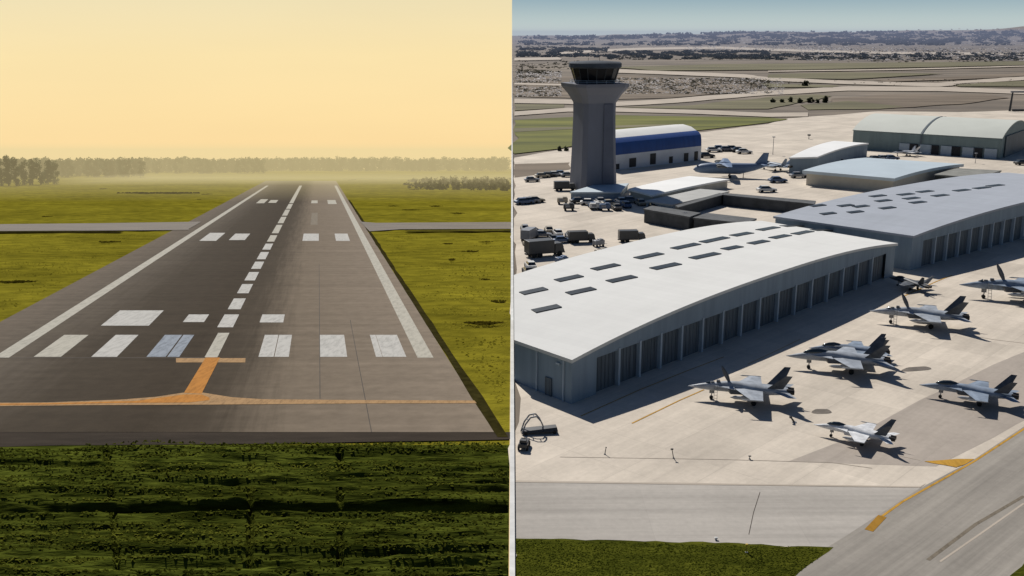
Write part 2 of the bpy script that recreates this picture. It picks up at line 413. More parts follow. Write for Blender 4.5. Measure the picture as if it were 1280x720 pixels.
# markings
def wornpaint(name, c, wear=.35):
    m, t, bs = new_mat(name); N = t.nodes; K = t.links
    g = N.new('ShaderNodeNewGeometry'); n = N.new('ShaderNodeTexNoise'); n.inputs['Scale'].default_value = .8; n.inputs['Detail'].default_value = 9; n.inputs['Roughness'].default_value = .75
    mp = N.new('ShaderNodeMapping'); mp.inputs['Scale'].default_value = (1.6, .35, .35); K.new(g.outputs['Position'], mp.inputs[0]); K.new(mp.outputs[0], n.inputs[0])
    cr = N.new('ShaderNodeValToRGB'); K.new(n.outputs[0], cr.inputs[0])
    cr.color_ramp.elements[0].position = .3; cr.color_ramp.elements[0].color = (*[x * (1 - wear) for x in c], 1)
    cr.color_ramp.elements[1].position = .55; cr.color_ramp.elements[1].color = (*c, 1)
    K.new(cr.outputs[0], bs.inputs['Base Color']); bs.inputs['Roughness'].default_value = .85; bs.inputs['Specular IOR Level'].default_value = .05
    return m
wp = wornpaint('white_paint', (.46, .45, .42)); wp2 = wornpaint('faded_white_paint', (.42, .40, .34)); wpb = wornpaint('bluish_paint', (.26, .29, .33), .5)
wpf = wornpaint('pale_worn_paint', (.2, .17, .13), .4)
wo = wornpaint('orange_paint', (.44, .19, .04), .4); wop = wornpaint('pale_orange_paint', (.36, .225, .11), .45)
HM = .075
def marking(pts, m, h=HM, name='marking'): return sheet(name, [L(x, y, h) for x, y in pts], m)
for y0, y1 in ((232, 280), (280, 360), (360, 447)):
    sheet('edge_line', strip_pts(-9, 11, y0, y1, HM), wp2); sheet('edge_line', strip_pts(522, 542, y0, y1, HM), wp2)
def bar(x0, x1, y0, y1, m, k=446):
    e = lambda x, y: vp[0] + (x - vp[0]) * (y - vp[1]) / (k - vp[1])
    return marking([(e(x0, y1), y1), (e(x1, y1), y1), (e(x1, y0), y0), (e(x0, y0), y0)], m, name='runway_marking')
for x0, x1, m in ((42, 76, wp2), (114, 146, wp), (183, 207, wpb), (209, 224, wpb), (323, 342, wp), (343, 361, wp), (400, 434, wp), (470, 478, wp), (478.5, 508, wp)):
    bar(x0, x1, 418.5, 446, m)
bar(256, 272, 416, 446.6, wp2)
bar(126, 186, 388, 407, wp, 407); bar(228.5, 255, 393, 402.5, wp, 402.5); bar(324.5, 354, 393, 403, wp, 403)
for y0, y1 in ((393, 409), (373, 386.5), (355, 366.5), (340, 350.5), (327, 336), (315, 324), (304.5, 312), (294, 302), (281, 291.5), (271, 279), (262, 269.5), (255, 261), (232, 254)):
    bar(250, 271 if y0 < 390 else 273, y0, y1, wp2 if y0 < 300 else wp, 446)
for q in ((249, 270, 291, 301), (286, 306, 292, 300), (378, 398.5, 292, 301), (420, 437.5, 292, 301)):
    bar(q[0], q[1], q[2], q[3], wp, q[3])
for q in ((320, 330, 249, 254), (335, 345, 250, 253.5), (389, 397, 250.5, 254), (410, 421, 250, 255)): bar(q[0], q[1], q[2], q[3], wp2, q[3])
bar(388, 397, 266, 281, wpf, 281)
marking([(220, 447.6), (307, 447.6), (306.5, 453), (220, 453)], wop, HM, 'crossbar_marking')
marking([(257, 446.8), (275, 446.8), (252, 492), (230, 491)], wo, HM + .02, 'centreline_marking')
marking([(-90, 504), (60, 503), (150, 499.5), (195, 496), (230, 490.6), (253, 490.6), (290, 496.5), (330, 499), (450, 500), (593, 500.6), (596, 504), (450, 504.3), (250, 505.8), (100, 506.5), (-90, 508.5)], wop, HM + .012, 'turn_line')
marking([(-90, 505.2), (60, 504), (170, 501), (230, 493), (252, 493), (262, 497), (262, 500), (236, 503), (150, 503.6), (60, 505.4), (-90, 507)], wo, HM + .03, 'turn_line')
# seam along the asphalt, dark
jt = mat('joint_tar', (.06, .048, .037), .9, .2)
bar(399.2, 400.2, 330, 498, jt, 446); bar(446, 447, 400, 540, jt, 446)
marking([(-90, 446.9), (255, 446.9), (255, 447.5), (-90, 447.5)], jt, HM + .002, 'paving_joint')
# hollows and rough patches in the meadow
scrub = translucent(mat('rough_grass', (.04, .038, .005), .95, .5, .6, c2=(.085, .07, .01), spec=0))
def blob_patch(px, py, w, hgt, name='rough_patch'):
    b = MB(); c = L(px, py, .3); n = 26; zc = (c - CAM).dot(fw); r = w / F * zc; rs = hgt / F * zc * zc / LH * .8
    x, s = Lxs(px, py)
    for _ in range(int(60 + w * 6)):
        a = random.random() * 6.28; q = math.sqrt(random.random())
        xx = x + math.cos(a) * q * r * (1 + .3 * math.sin(3 * a)); s_ = s + math.sin(a) * q * rs * .6
        if xx > -1.5: continue
        p = LW(xx, s_, .1); t = random.uniform(.3, .9) * (r * .06 + .4)
        d = Vector((random.uniform(.5, 1), random.uniform(-.4, .4), 0)) * t
        q_ = Vector((random.uniform(-.2, .2), random.uniform(-.3, .3), 1)) * t * .7
        b.poly([p - d, p + d, p + d * .3 + q_, p - d * .6 + q_ * .8])
    return b.build(name, scrub, kind='stuff', label='low dark rough growth in the meadow beside the runway')
for q in ((136, 303, 12, 2), (20, 353, 22, 2.5), (245, 250, 4, 1.5), (215, 241, 6, 1), (258, 243, 6, 1), (278, 239, 4, 1), (130, 236, 5, 1), (200, 242, 45, .6), (58, 271, 6, 1), (492, 258, 6, 1), (512, 263, 10, 1), (545, 258, 8, 1.6), (572, 267, 8, 1.2), (440, 225, 4, 1.5),
          (585, 315, 14, 2), (606, 350, 6, 1.5), (605, 405, 22, 4), (625, 378, 10, 4), (560, 305, 6, 1), (607, 303, 8, 1), (565, 325, 4, 3), (520, 237, 8, 1)):
    blob_patch(*q)
# trees beyond the meadow
bark = mat('bark', (.05, .04, .03), .95, .3, 2)
def leafmat(n, c): return translucent(mat(n, c, .9, .5, .25, c2=tuple(x * 2 for x in c), spec=.1))
lf = [leafmat('leaves_dark', (.018, .032, .016)), leafmat('leaves_mid', (.026, .042, .018)), leafmat('leaves_bluish', (.018, .036, .022))]
def crown(b, base, h, r, n, ls, lobes=7):
    cs = []
    for j in range(lobes):
        a = random.random() * 6.28; zz = .08 + .84 * (j + random.random()) / lobes; rr = r * (1.1 - abs(zz - .55) * 1.2) * random.uniform(.1, .75)
        cs.append((Vector((math.cos(a) * rr, math.sin(a) * rr, zz * h)), max(r * random.uniform(.28, .55), h * .75 / lobes)))
    for _ in range(n):
        c, q = random.choice(cs)
        d = Vector((random.gauss(0, 1), random.gauss(0, 1), random.gauss(0, 1))).normalized() * q * random.random() ** .4
        p = base + c + d; t = Vector((random.uniform(-1, 1), random.uniform(-1, 1), random.uniform(-.7, .7))).normalized() * ls * random.uniform(.6, 1.3)
        w = t.cross(Vector((random.uniform(-1, 1), random.uniform(-1, 1), random.uniform(-1, 1)))).normalized() * ls * random.uniform(.5, 1)
        i = len(b.v); b.v += [tuple(p - t), tuple(p + w), tuple(p + t), tuple(p - w)]; b.f.append((i, i + 1, i + 2, i + 3))
def tree(px, py, hpx, rpx, m, label, group, n=420):
    p = L(px, py); zc = (p - CAM).dot(fw); h = hpx / F * zc; r = rpx / F * zc
    o = empty('broadleaf_tree', p, label, 'tree', group=group)
    b = MB(); b.bar((0, 0, -.5), (0, 0, h * .5), h * .022, h * .012, 7)
    for _ in range(5):
        a = random.random() * 6.28; z = random.uniform(.25, .5) * h; b.bar((0, 0, z), (math.cos(a) * r * .5, math.sin(a) * r * .5, z + h * .22), h * .01, h * .004, 5)
    b.build('trunk', bark, o)
    b = MB(); crown(b, Vector((0, 0, 0)), h, r * 1.15, 1500, h * .026, 14); b.build('crown', m, o)
tl = [(2, 232, 36, 9, 'tall tree at the very left end of the hazy tree line'), (11, 232, 39, 7, 'tallest pointed tree, second from the left end of the tree line'),
      (21, 232, 35, 9, 'broad tree just right of the tallest pointed one'), (31, 231, 31, 8, 'round tree in the middle of the near left clump'),
      (41, 231, 33, 8, 'round tree right of the middle of the near left clump'), (51, 231, 31, 8, 'fuller tree third from the right end of the near left clump'),
      (60, 230, 31, 7, 'narrow tree second from the right end of the near left clump'), (68, 230, 28, 7, 'leaning tree at the right end of the near left clump')]
for i, (x, y, h, r, lb) in enumerate(tl): tree(x, y, h, r, lf[i % 3], lb, 'trees of the near left clump')
b = MB(); bt = MB()
for i in range(420):
    px = -60 + 697 * ((i + random.random()) / 420); py = random.uniform(212, 214) if px > 330 else (random.uniform(214, 217) if px > 180 else random.uniform(218, 222))
    p = L(px, py); zc = (p - CAM).dot(fw)
    hp = (py - 199) + noise.noise(Vector((px * .02, 3, 0))) * 3 + noise.noise(Vector((px * .15, 8, 0))) * 2.5 + random.random() * 1.5
    if p.x > -(hp * .5): continue
    crown(b, p, hp / F * zc, 7 / F * zc, 260, 1.5, 8)
b.build('far_wood', lf[2], kind='stuff', label='long hazy wood closing the horizon behind the runway')
b = MB()
for i in range(260):
    px = 505 + 134 * random.random() ** .8; t = (px - 505) / 134
    py = random.uniform(226, 236 + 3 * t) if px > 512 else 231
    p = L(px, py); zc = (p - CAM).dot(fw); hp = random.uniform(4, 8) * (.5 + .6 * smooth(505, 545, px))
    if p.x > -4: continue
    crown(b, p - Vector((0, 0, 1.5)), hp / F * zc, 5 / F * zc, 90, .75, 5)
b.build('scrub_belt', leafmat('leaves_olive', (.04, .04, .014)), kind='stuff', label='dark olive scrub belt right of the far end of the runway')
# haze over the far meadow, and a thin mist lying before the wood
def lbox(x0, x1, s0_, s1_, h0, h1): return [LW(x0, s0_, h0), LW(x1, s0_, h0), LW(x1, s1_, h0), LW(x0, s1_, h0)], [LW(x0, s0_, h1), LW(x1, s0_, h1), LW(x1, s1_, h1), LW(x0, s1_, h1)]
c_, h_ = lbox(-2600, -.4, 760, 2340, -1, 44)
haze('morning_haze', c_, h_, .00066, (.82, .68, .36), 1)
c_, h_ = lbox(-520, -.4, 1150, 1480, -1.5, 8)
haze('ground_mist', c_, h_, .0017, (.76, .66, .38), 1)
# ================================================================== RIGHT: the air base
XE = .3
wall_m = mat('seam_wall_white', (.62, .62, .60), .85, .12, .5)
b = MB()   # wall added along the seam of the two lands, for a white divider
rows = [[], []]
for y in list(range(20, 400, 10)) + [500, 700, 1000, 1600, 2600, 5000, 9000]:
    zl = (LO.z - (y - LO.y) * math.tan(DEL)); zb = min(zl, 0) - 3
    rows[0].append((y, zb)); 
ff = []
for (y0, z0), (y1, z1) in zip(rows[0][:-1], rows[0][1:]):
    zt0 = max(LO.z - (y0 - LO.y) * math.tan(DEL), 0) + .35; zt1 = max(LO.z - (y1 - LO.y) * math.tan(DEL), 0) + .35
    b.prism([(-.22, y0, z0), (.26, y0, z0), (.26, y1, z1), (-.22, y1, z1)], [(-.22, y0, zt0), (.26, y0, zt0), (.26, y1, zt1), (-.22, y1, zt1)])
tag(b.build('seam_wall', wall_m), 'long low white wall added on the seam between meadow land and air base', 'wall')
dry = mat('dry_ground', (.12, .10, .082), .95, .35, .006, c2=(.26, .215, .165), stretch=(1, 2.5, 1), big=.15, detail=10)
def hill(x, y):
    if y < 5200: return 0
    px = 640 + x / y * F * .97
    ypix = 45.5 - 2 * smooth(640, 820, px) - 3 * smooth(800, 980, px) - 3 * smooth(1000, 1180, px) - 5 * smooth(1190, 1290, px) + noise.noise(Vector((px * .04, 0, 0))) * 1.0
    h = ((43.5 - ypix) / F * 9000 + 45) * smooth(5200, 9000, y) * (1 if y <= 9000 else .8)
    return h + noise.noise(Vector((x * .0012, y * .001, 0))) * 18 * smooth(5200, 8000, y)
def Gt(px, py):
    p = G(px, py) if py > 43.6 else None
    if p is not None and p.y < 5200: return p
    d = ray(px, py); t = 5200 / d.y
    while t < 9000:
        q = CAM + d * t
        if q.z < hill(q.x, q.y): return Vector((q.x, q.y, hill(q.x, q.y)))
        t += 60
    return None
b = MB()
ysr = [20, 200, 600, 1200, 2500, 4000, 5200, 6000, 7000, 8000, 9000, 10500, 12500, 16000]
rows = []
for y in ysr:
    r = []
    for i in range(81):
        x = XE - .05 + (y * .75 + 200) * i / 80
        h = hill(x, y)
        r.append((x, y, h - .4 if y > 1000 else -.02 - y * .0002))
    rows.append(r)
b.grid(rows); b.build('dry_plain', dry, kind='structure', smooth_=True)
ANG = math.atan2(71, 65.6)
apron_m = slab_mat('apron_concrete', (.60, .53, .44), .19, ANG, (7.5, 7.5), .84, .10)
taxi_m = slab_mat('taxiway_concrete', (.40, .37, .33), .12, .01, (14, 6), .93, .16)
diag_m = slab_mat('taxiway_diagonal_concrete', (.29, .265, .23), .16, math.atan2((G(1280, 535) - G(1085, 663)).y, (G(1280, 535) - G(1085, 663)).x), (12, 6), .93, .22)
dark_m = slab_mat('darker_concrete', (.39, .34, .29), .14, ANG, (7.5, 7.5), .93, .08)
pale = mat('pale_concrete', (.44, .38, .31), .9, .12, .05)
green = mat('field_grass', (.085, .10, .015), .95, .35, .03, c2=(.19, .19, .03), stretch=(.3, 1.5, 1), big=.2)
olive = mat('olive_ground', (.125, .115, .06), .95, .3, .02, c2=(.20, .18, .10), stretch=(.3, 1.5, 1))
verge = mat('verge_grass', (.05, .062, .008), .95, .45, .3, c2=(.11, .115, .014), stretch=(.5, 1.2, 1), big=.3, bump=.8, bscale=3, bdist=.2, spec=0)
brown = mat('brown_ground', (.15, .115, .08), .95, .35, .02, c2=(.24, .19, .14), stretch=(.3, 1.5, 1))
def GS(name, pts, m, z, seg=0, amp=0, **k):
    P = [G(x, y, z) for x, y in pts]
    for p in P: p.x = max(p.x, XE)
    return sheet(name, P, m, seg, amp, **k)
GS('apron', [(643, 760), (1500, 760), (1700, 330), (1700, 160), (1330, 136), (1200, 140), (1100, 139), (985, 148), (960, 155), (870, 166), (767, 176), (643, 197)], apron_m, 0, 8, 2)
GS('brown_strip', [(643, 222), (712, 212), (712, 203), (643, 205)], brown, .03, 5, 1)
GS('darker_apron', [(985, 577), (1170, 583), (1330, 500), (1330, 420), (1270, 444), (1150, 500), (1060, 548)], dark_m, .008, 6, .5)  # darker grey triangle of apron slabs
GS('taxiway', [(600, 603), (643, 603), (1150, 610), (1240, 566), (1260, 620), (1040, 684), (643, 674), (600, 674)], taxi_m, .012)
GS('taxiway', [(1008, 700), (960, 760), (1260, 760), (1290, 700), (1500, 520), (1500, 400), (1280, 533), (1213, 577), (1150, 610), (1060, 668)], diag_m, .020)
GS('apron_edge', [(643, 600.5), (1150, 607.8), (1158, 604), (1150, 609.5), (643, 602.6)], pale, .026, 3, .1)
vb = MB()
def verge_grid(pts, name):
    o = GS(name, pts, verge, .03, 1, .35)
    return o
verge_grid([(643, 673), (820, 676), (1042, 684), (985, 726), (960, 760), (643, 760)], 'grass_verge')
verge_grid([(1258, 724), (1290, 697), (1330, 680), (1330, 760), (1240, 760)], 'grass_verge')
# low grass relief as blades
b = MB()
for _ in range(9000):
    px = random.uniform(645, 1035); py = random.uniform(675, 725)
    if py < 674 + (px - 643) * .026 + 1 or (px > 985 and py > 684 + (1042 - px) * .73): continue
    p = G(px, py); w = random.uniform(.04, .14)
    d = Vector((w, random.uniform(-.1, .1), 0)); q = Vector((random.uniform(-.1, .1), random.uniform(-.1, .1), random.uniform(.04, .12)))
    b.poly([p - d, p + d, p + d * .3 + q, p - d * .5 + q])
b.build('verge_tufts', translucent(mat('verge_tuft', (.08, .10, .013), .95, .3, .3, c2=(.15, .165, .02), spec=0), .6), kind='stuff', label='short green grass on the verge below the taxiway')
# yellow lines
yel = wornpaint('yellow_paint', (.52, .29, .05), .45)
def gline(pts, w, m, z, name='yellow_line'):
    b = MB(); P = [G(x, y, z) for x, y in pts]
    for i in range(len(P) - 1):
        d = (P[i + 1] - P[i]).normalized(); n = Vector((-d.y, d.x, 0)) * w / 2
        b.poly([P[i] - n, P[i + 1] - n, P[i + 1] + n, P[i] + n])
    return b.build(name, m, kind='structure')
gline([(1086, 663), (1103, 645), (1128, 627), (1180, 598), (1217, 577), (1280, 536), (1340, 494)], .26, yel, .034)
gline([(1086, 663), (1103, 645)], .8, wornpaint('ochre_paint', (.36, .19, .03), .3), .038)
GS('yellow_marking', [(1155, 576.5), (1178, 575), (1196, 573.5), (1218, 573.5), (1207, 580), (1195, 584), (1180, 581), (1166, 579)], yel, .042)
gline([(1112, 567), (1150, 575)], .12, pale, .03, 'apron_line')
gline([(726, 520), (800, 487), (860, 463), (905, 446)], .15, yel, .03, 'apron_line')
gline([(790, 529), (850, 500), (880, 487)], .2, yel, .03, 'apron_line')
gline([(1130, 370), (1170, 352), (1190, 344)], .25, yel, .03, 'apron_line')
gline([(950, 615), (942, 640), (936, 668)], .06, jt, .03, 'dark_line'); gline([(1160, 700), (1220, 655), (1280, 620)], .35, wpf, .03, 'tyre_streak')  # thin dark line above the yellow post, then a pale streak
gline([(1175, 702), (1230, 664), (1280, 629)], .2, pale, .03, 'tyre_streak')
gline([(700, 571), (900, 574), (1040, 578), (1090, 585)], .1, pale, .028, 'apron_line')
gline([(1000, 424), (965, 441), (935, 455)], .1, yel, .028, 'apron_line')
gline([(1190, 415), (1240, 424), (1290, 430)], .25, pale, .028, 'apron_line')
# dark oval patches
oil = mat('oil_stain', (.14, .12, .10), .8, .3, .5)
for (x, y, w, h, r) in ((1027, 514, 12, 3.6, 0), (1145, 461, 18, 3.2, .2)):
    GS('oil_stain', [(x + w * math.cos(a) * (1 + .15 * math.sin(3 * a + r)), y + h * math.sin(a) * (1 + .2 * math.cos(2 * a)) - r * 6 * math.cos(a)) for a in [k * .35 for k in range(18)]], oil, .03)
# distant land: roads, fields, scrub
def far_strip(name, line, w, m, z=.3):
    top = [(x, y - w / 2) for x, y in line]; bot = [(x, y + w / 2) for x, y in reversed(line)]
    return GS(name, bot + top[::1] if False else top + bot, m, z, 25, 6)
far_strip('far_road', [(643, 142), (710, 137), (767, 137), (865, 139.5), (960, 143.5), (1010, 143)], 5, pale)
far_strip('far_road', [(643, 126), (707, 127), (767, 130), (840, 126), (960, 116), (1060, 110.5), (1172, 111), (1340, 117)], 5.5, pale, .3)
far_strip('far_road', [(767, 88.5), (860, 92), (930, 95), (960, 98.5), (1060, 103), (1172, 106), (1230, 101), (1340, 94)], 4.4, pale, .5)
far_strip('far_road', [(643, 104.5), (702, 106), (767, 107)], 2, pale, .5)
far_strip('far_road', [(960, 89), (1110, 87), (1340, 81)], 1.4, pale, .7)
far_strip('far_road', [(643, 74), (700, 73)], 3.2, pale, .9); far_strip('far_road', [(700, 66), (800, 61), (900, 59.5), (960, 62), (1100, 66), (1340, 68)], 3.0, pale, .9)
GS('far_field', [(643, 150), (767, 143.5), (860, 145.5), (960, 147), (985, 149), (960, 153), (870, 163), (767, 173), (643, 192)], green, .25, 20, 5)
GS('far_field', [(643, 165), (767, 160), (860, 155), (767, 157), (643, 160)], olive, .35, 20, 5)
GS('far_field', [(767, 134), (860, 132), (960, 121), (1020, 118), (1040, 120), (960, 136), (860, 136)], olive, .28, 20, 5)
GS('far_field', [(643, 130), (705, 130.5), (705, 134.5), (643, 138)], olive, .28, 20, 5)
GS('far_field', [(1040, 123), (1110, 118), (1230, 118), (1262, 122), (1200, 130), (1100, 136), (1040, 131)], brown, .28, 15, 5)
GS('far_field', [(1000, 131), (1060, 126), (1130, 133), (1100, 136), (1010, 137)], olive, .3, 15, 5)
GS('far_field', [(960, 93), (1050, 90), (1180, 92), (1060, 99), (960, 97)], olive, .6, 20, 5)
GS('far_field', [(950, 104), (1050, 107), (1040, 109), (960, 109)], olive, .5, 20, 5)
GS('far_field', [(1190, 104), (1340, 99), (1340, 108), (1200, 108)], olive, .5, 20, 5)
GS('far_field', [(760, 84), (900, 80), (1340, 76), (1340, 80), (1000, 87), (820, 88)], olive, .7, 30, 8)
GS('far_field', [(1090, 100), (1190, 96), (1340, 88), (1340, 92), (1200, 99), (1110, 102)], brown, .6, 30, 8)
GS('far_field', [(643, 96), (700, 96), (767, 93), (960, 103), (940, 113), (840, 122), (767, 124), (643, 120)], brown, .26, 20, 8)
dist_leaf = leafmat('distant_foliage', (.05, .055, .035))
def scatter(name, regions, n, size, m, label, flat=.6):
    b = MB()
    for (x0, x1, y0, y1, wt) in regions:
        for _ in range(int(n * wt)):
            px = random.uniform(x0, x1); py = random.uniform(y0, y1)
            if noise.noise(Vector((px * .05, py * .35, wt))) < -.12: continue
            p = Gt(px, py)
            if p is None: continue
            zc = (p - CAM).dot(fw); r = random.uniform(*size) / F * zc
            if p.x < 3.5 * r + 1: continue
            for _k in range(7):
                q = p + Vector((random.gauss(0, .7) * r, random.gauss(0, .7) * r, random.uniform(.1, 1) * r * flat)); t = Vector((random.uniform(-1, 1), random.uniform(-1, 1), random.uniform(-.5, .8))).normalized() * r * .7
                w = t.cross(Vector((random.uniform(-1, 1), random.uniform(-1, 1), random.uniform(-1, 1)))).normalized() * r * .6
                b.poly([q - t, q + w, q + t, q - w])
    return b.build(name, m, kind='stuff', label=label)
scatter('far_scrub', [(645, 700, 88, 104, .3), (645, 700, 108, 121, .25), (767, 965, 98, 118, 1.2), (760, 1300, 66, 75, .9), (645, 760, 58, 66, .15), (960, 1300, 100, 108, .05), (1060, 1300, 62, 78, .25), (645, 760, 76, 88, .12)], 2200, (.6, 1.5), leafmat('dry_scrub', (.065, .062, .048)), 'dark scattered bushes and scrub on the dry plain')
scatter('far_woodland', [(643, 1300, 40, 57, 5), (1010, 1200, 48, 56, 1.2), (760, 960, 64, 74, 1.6), (643, 760, 60, 72, .8), (960, 1300, 67, 75, 1.0)], 900, (1.0, 2.6), leafmat('distant_wood', (.022, .03, .034)), 'dark wooded belts on the distant rises', .5)
town = mat('town_walls', (.40, .37, .35), .8, .3, .02)
b = MB()
for (x0, x1, y0, y1, n) in ((770, 980, 98, 118, 1300), (645, 702, 90, 104, 300), (645, 702, 109, 121, 250), (1000, 1290, 60, 76, 900), (860, 1060, 58, 64, 300), (1100, 1290, 36, 56, 200), (643, 1290, 44, 62, 250)):
    for _ in range(n):
        px = random.uniform(x0, x1); py = random.uniform(y0, y1); p = Gt(px, py)
        if p is None: continue
        zc = (p - CAM).dot(fw); u = zc / F
        w, d, h = random.uniform(.6, 2.2) * u, random.uniform(2, 4) * u, random.uniform(.35, .75) * u
        if p.x < w: continue
        a = random.choice((.2, .5, -.3)); ca = Vector((math.cos(a), math.sin(a), 0)); cb = Vector((-ca.y, ca.x, 0))
        q = [p - ca * w / 2 - cb * d / 2, p + ca * w / 2 - cb * d / 2, p + ca * w / 2 + cb * d / 2, p - ca * w / 2 + cb * d / 2]
        top = [v + Vector((0, 0, h * f_ )) for v, f_ in zip(q, (.35, .35, 1.7, 1.7))]; b.prism(q, top)
b.build('distant_town', town, kind='stuff', label='pale specks of houses and sheds scattered over the plain')
for i, (px, py, r) in enumerate(((966, 126, 3), (978, 126, 3), (988, 125.5, 4), (1000, 126, 3.5), (1013, 125.5, 4.2), (1022, 126, 3), (1032, 125.5, 4.5), (1007, 105.5, 4.5), (700, 186, 3.5), (708, 186, 3.5))):
    p = G(px, py + 2.5); zc = (p - CAM).dot(fw)
    lb = ['leftmost dark bush of the row on the far field edge', 'second dark bush from the left of the far field row', 'third dark bush from the left of the far field row', 'fourth dark bush from the left of the far field row', 'fifth and large dark bush of the far field row', 'sixth and small dark bush of the far field row', 'rightmost dark bush of the row on the far field edge', 'lone dark bush beside the far runway', 'small bush left of the control tower on the field edge', 'small bush next to the control tower on the field edge'][i]
    o = empty('bush', p, lb, 'bush', group='bushes on the far field')
    b = MB(); b.bar((0, 0, -.2), (0, 0, r * .8 / F * zc), .2, .1, 6); b.build('trunk', bark, o)
    b = MB(); crown(b, Vector((0, 0, -r * .3 / F * zc)), r * 1.7 / F * zc, r * 1.1 / F * zc, 200, r * .36 / F * zc, 8); b.build('crown', dist_leaf, o)
b_, t_ = [(1.0, 1500, -5), (14000, 1500, -5), (14000, 9050, -5), (1.0, 9050, -5)], [(1.0, 1500, 70), (14000, 1500, 70), (14000, 9050, 70), (1.0, 9050, 70)]
haze('blue_haze', b_, t_, .00009, (.27, .31, .45), 1)
# ------------------------------------------------------------------ hangars
roof_w = slab_mat('white_roof', (.68, .68, .655), .05, ANG, (1.5, 200), .94, .02, .1, .015)
roof_g = slab_mat('grey_roof', (.37, .40, .45), .08, ANG, (1.5, 200), .9, .03, .1, .02)
wall_g = mat('grey_cladding', (.235, .30, .36), .7, .1, .3, stretch=(3, 3, .3))
wall_l = mat('pale_column_paint', (.40, .47, .53), .7, .1, .5)
door_m = mat('dark_door_steel', (.10, .125, .145), .6, .3, .6, stretch=(3, 3, .2))
void_m = mat('dark_opening', (.02, .022, .026), .6, .3, .5)
sky_m = mat('rooflight_glass', (.032, .035, .034), .3, .3, .5)
UP = Vector((0, 0, 1))
class Vault:
    """shed whose roof bows along its long front; s runs along the front, t to the back"""
    def __init__(s, A, Fd, Ln, Dd, W, z0, z1, rise, dz=0):
        s.A, s.F, s.Ln, s.D, s.W, s.z0, s.z1, s.rise = A, Fd, Ln, Dd, W, z0, z1, rise
    def z(s, q):
        t = q / s.Ln; return s.z0 + (s.z1 - s.z0) * t + s.rise * (1 - abs(2 * t - 1) ** 2.5)
    def P(s, q, t, z): return s.A + s.F * q + s.D * t + UP * z
    def hit(s, px, py):
        z = s.z0
        for _ in range(25):
            p = G(px, py, z); r = p - s.A
            det = s.F.x * s.D.y - s.F.y * s.D.x
            q = (r.x * s.D.y - r.y * s.D.x) / det; t = (s.F.x * r.y - s.F.y * r.x) / det
            z = z * .4 + (s.z(max(0, min(s.Ln, q)))) * .6
        return q, t
    def atx(s, px):
        lo_, hi_ = 0, s.Ln
        for _ in range(40):
            q = (lo_ + hi_) / 2; p = s.P(q, 0, 0) - CAM
            if 640 + p.x / p.dot(fw) * F < px: lo_ = q
            else: hi_ = q
        return q
    def build(s, root, roof, wall, clip=None, over=.35, doors=None, br=None, doorh=4.9, n=40, ndoor=16, lm=None):
        b = MB(); th = .45
        qs = [-over + (s.Ln + 2 * over) * i / n for i in range(n + 1)]
        f = [s.P(q, -over, s.z(q)) for q in qs]; bk = [s.P(q, s.W + over, s.z(q)) for q in qs]
        dn = Vector((0, 0, -th))
        b.grid([f, bk]); b.grid([[p + dn for p in f], [p + dn for p in bk]]); b.grid([f, [p + dn for p in f]]); b.grid([bk, [p + dn for p in bk]])
        for k in (0, -1): b.poly([f[k], bk[k], bk[k] + dn, f[k] + dn])
        b.build('roof', roof, root, clip=clip)
        b = MB()
        for i in range(n):   # front fascia and the walls
            qa, qb = s.Ln * i / n, s.Ln * (i + 1) / n
            b.poly([s.P(qa, 0, doorh if doors else 0), s.P(qb, 0, doorh if doors else 0), s.P(qb, 0, s.z(qb) - th * .8), s.P(qa, 0, s.z(qa) - th * .8)])
            b.poly([s.P(qa, s.W, 0), s.P(qb, s.W, 0), s.P(qb, s.W, s.z(qb) - th * .8), s.P(qa, s.W, s.z(qa) - th * .8)])
        for q in (0, s.Ln): b.poly([s.P(q, 0, 0), s.P(q, s.W, 0), s.P(q, s.W, s.z(q) - th * .8), s.P(q, 0, s.z(q) - th * .8)])
        if doors:
            d0, d1 = doors
            for a, c in ((0, d0), (d1, s.Ln)): b.poly([s.P(a, 0, 0), s.P(c, 0, 0), s.P(c, 0, doorh), s.P(a, 0, doorh)])
            b.poly([s.P(d0, 0, doorh), s.P(d1, 0, doorh), s.P(d1, 1.2, doorh), s.P(d0, 1.2, doorh)])
        b.build('wall', wall, root, clip=clip)
        if doors:
            br = br or [d0 + (d1 - d0) * i / ndoor for i in range(ndoor + 1)]
            ndoor = len(br) - 1
            for i in range(ndoor):
                b = MB(); a, c = br[i] + .02, br[i + 1] - .02
                m_ = 6
                for j in range(m_):
                    x0, x1 = a + (c - a) * j / m_, a + (c - a) * (j + .9) / m_
                    b.prism([s.P(x0, .5, 0), s.P(x1, .5, 0), s.P(x1, .62, 0), s.P(x0, .62, 0)], [s.P(x0, .5, doorh - .01), s.P(x1, .5, doorh - .01), s.P(x1, .62, doorh - .01), s.P(x0, .62, doorh - .01)])
                b.prism([s.P(a, .6, 0), s.P(c, .6, 0), s.P(c, .68, 0), s.P(a, .68, 0)], [s.P(a, .6, doorh - .02), s.P(c, .6, doorh - .02), s.P(c, .68, doorh - .02), s.P(a, .68, doorh - .02)])
                b.build('hangar_door', door_m, root)
                if i:
                    b = MB(); q = br[i]
                    b.prism([s.P(q - .2, -.12, 0), s.P(q + .2, -.12, 0), s.P(q + .2, .5, 0), s.P(q - .2, .5, 0)], [s.P(q - .2, -.12, doorh + .25), s.P(q + .2, -.12, doorh + .25), s.P(q + .2, .5, doorh + .25), s.P(q - .2, .5, doorh + .25)])
                    b.build('column', lm or wall_l, root)
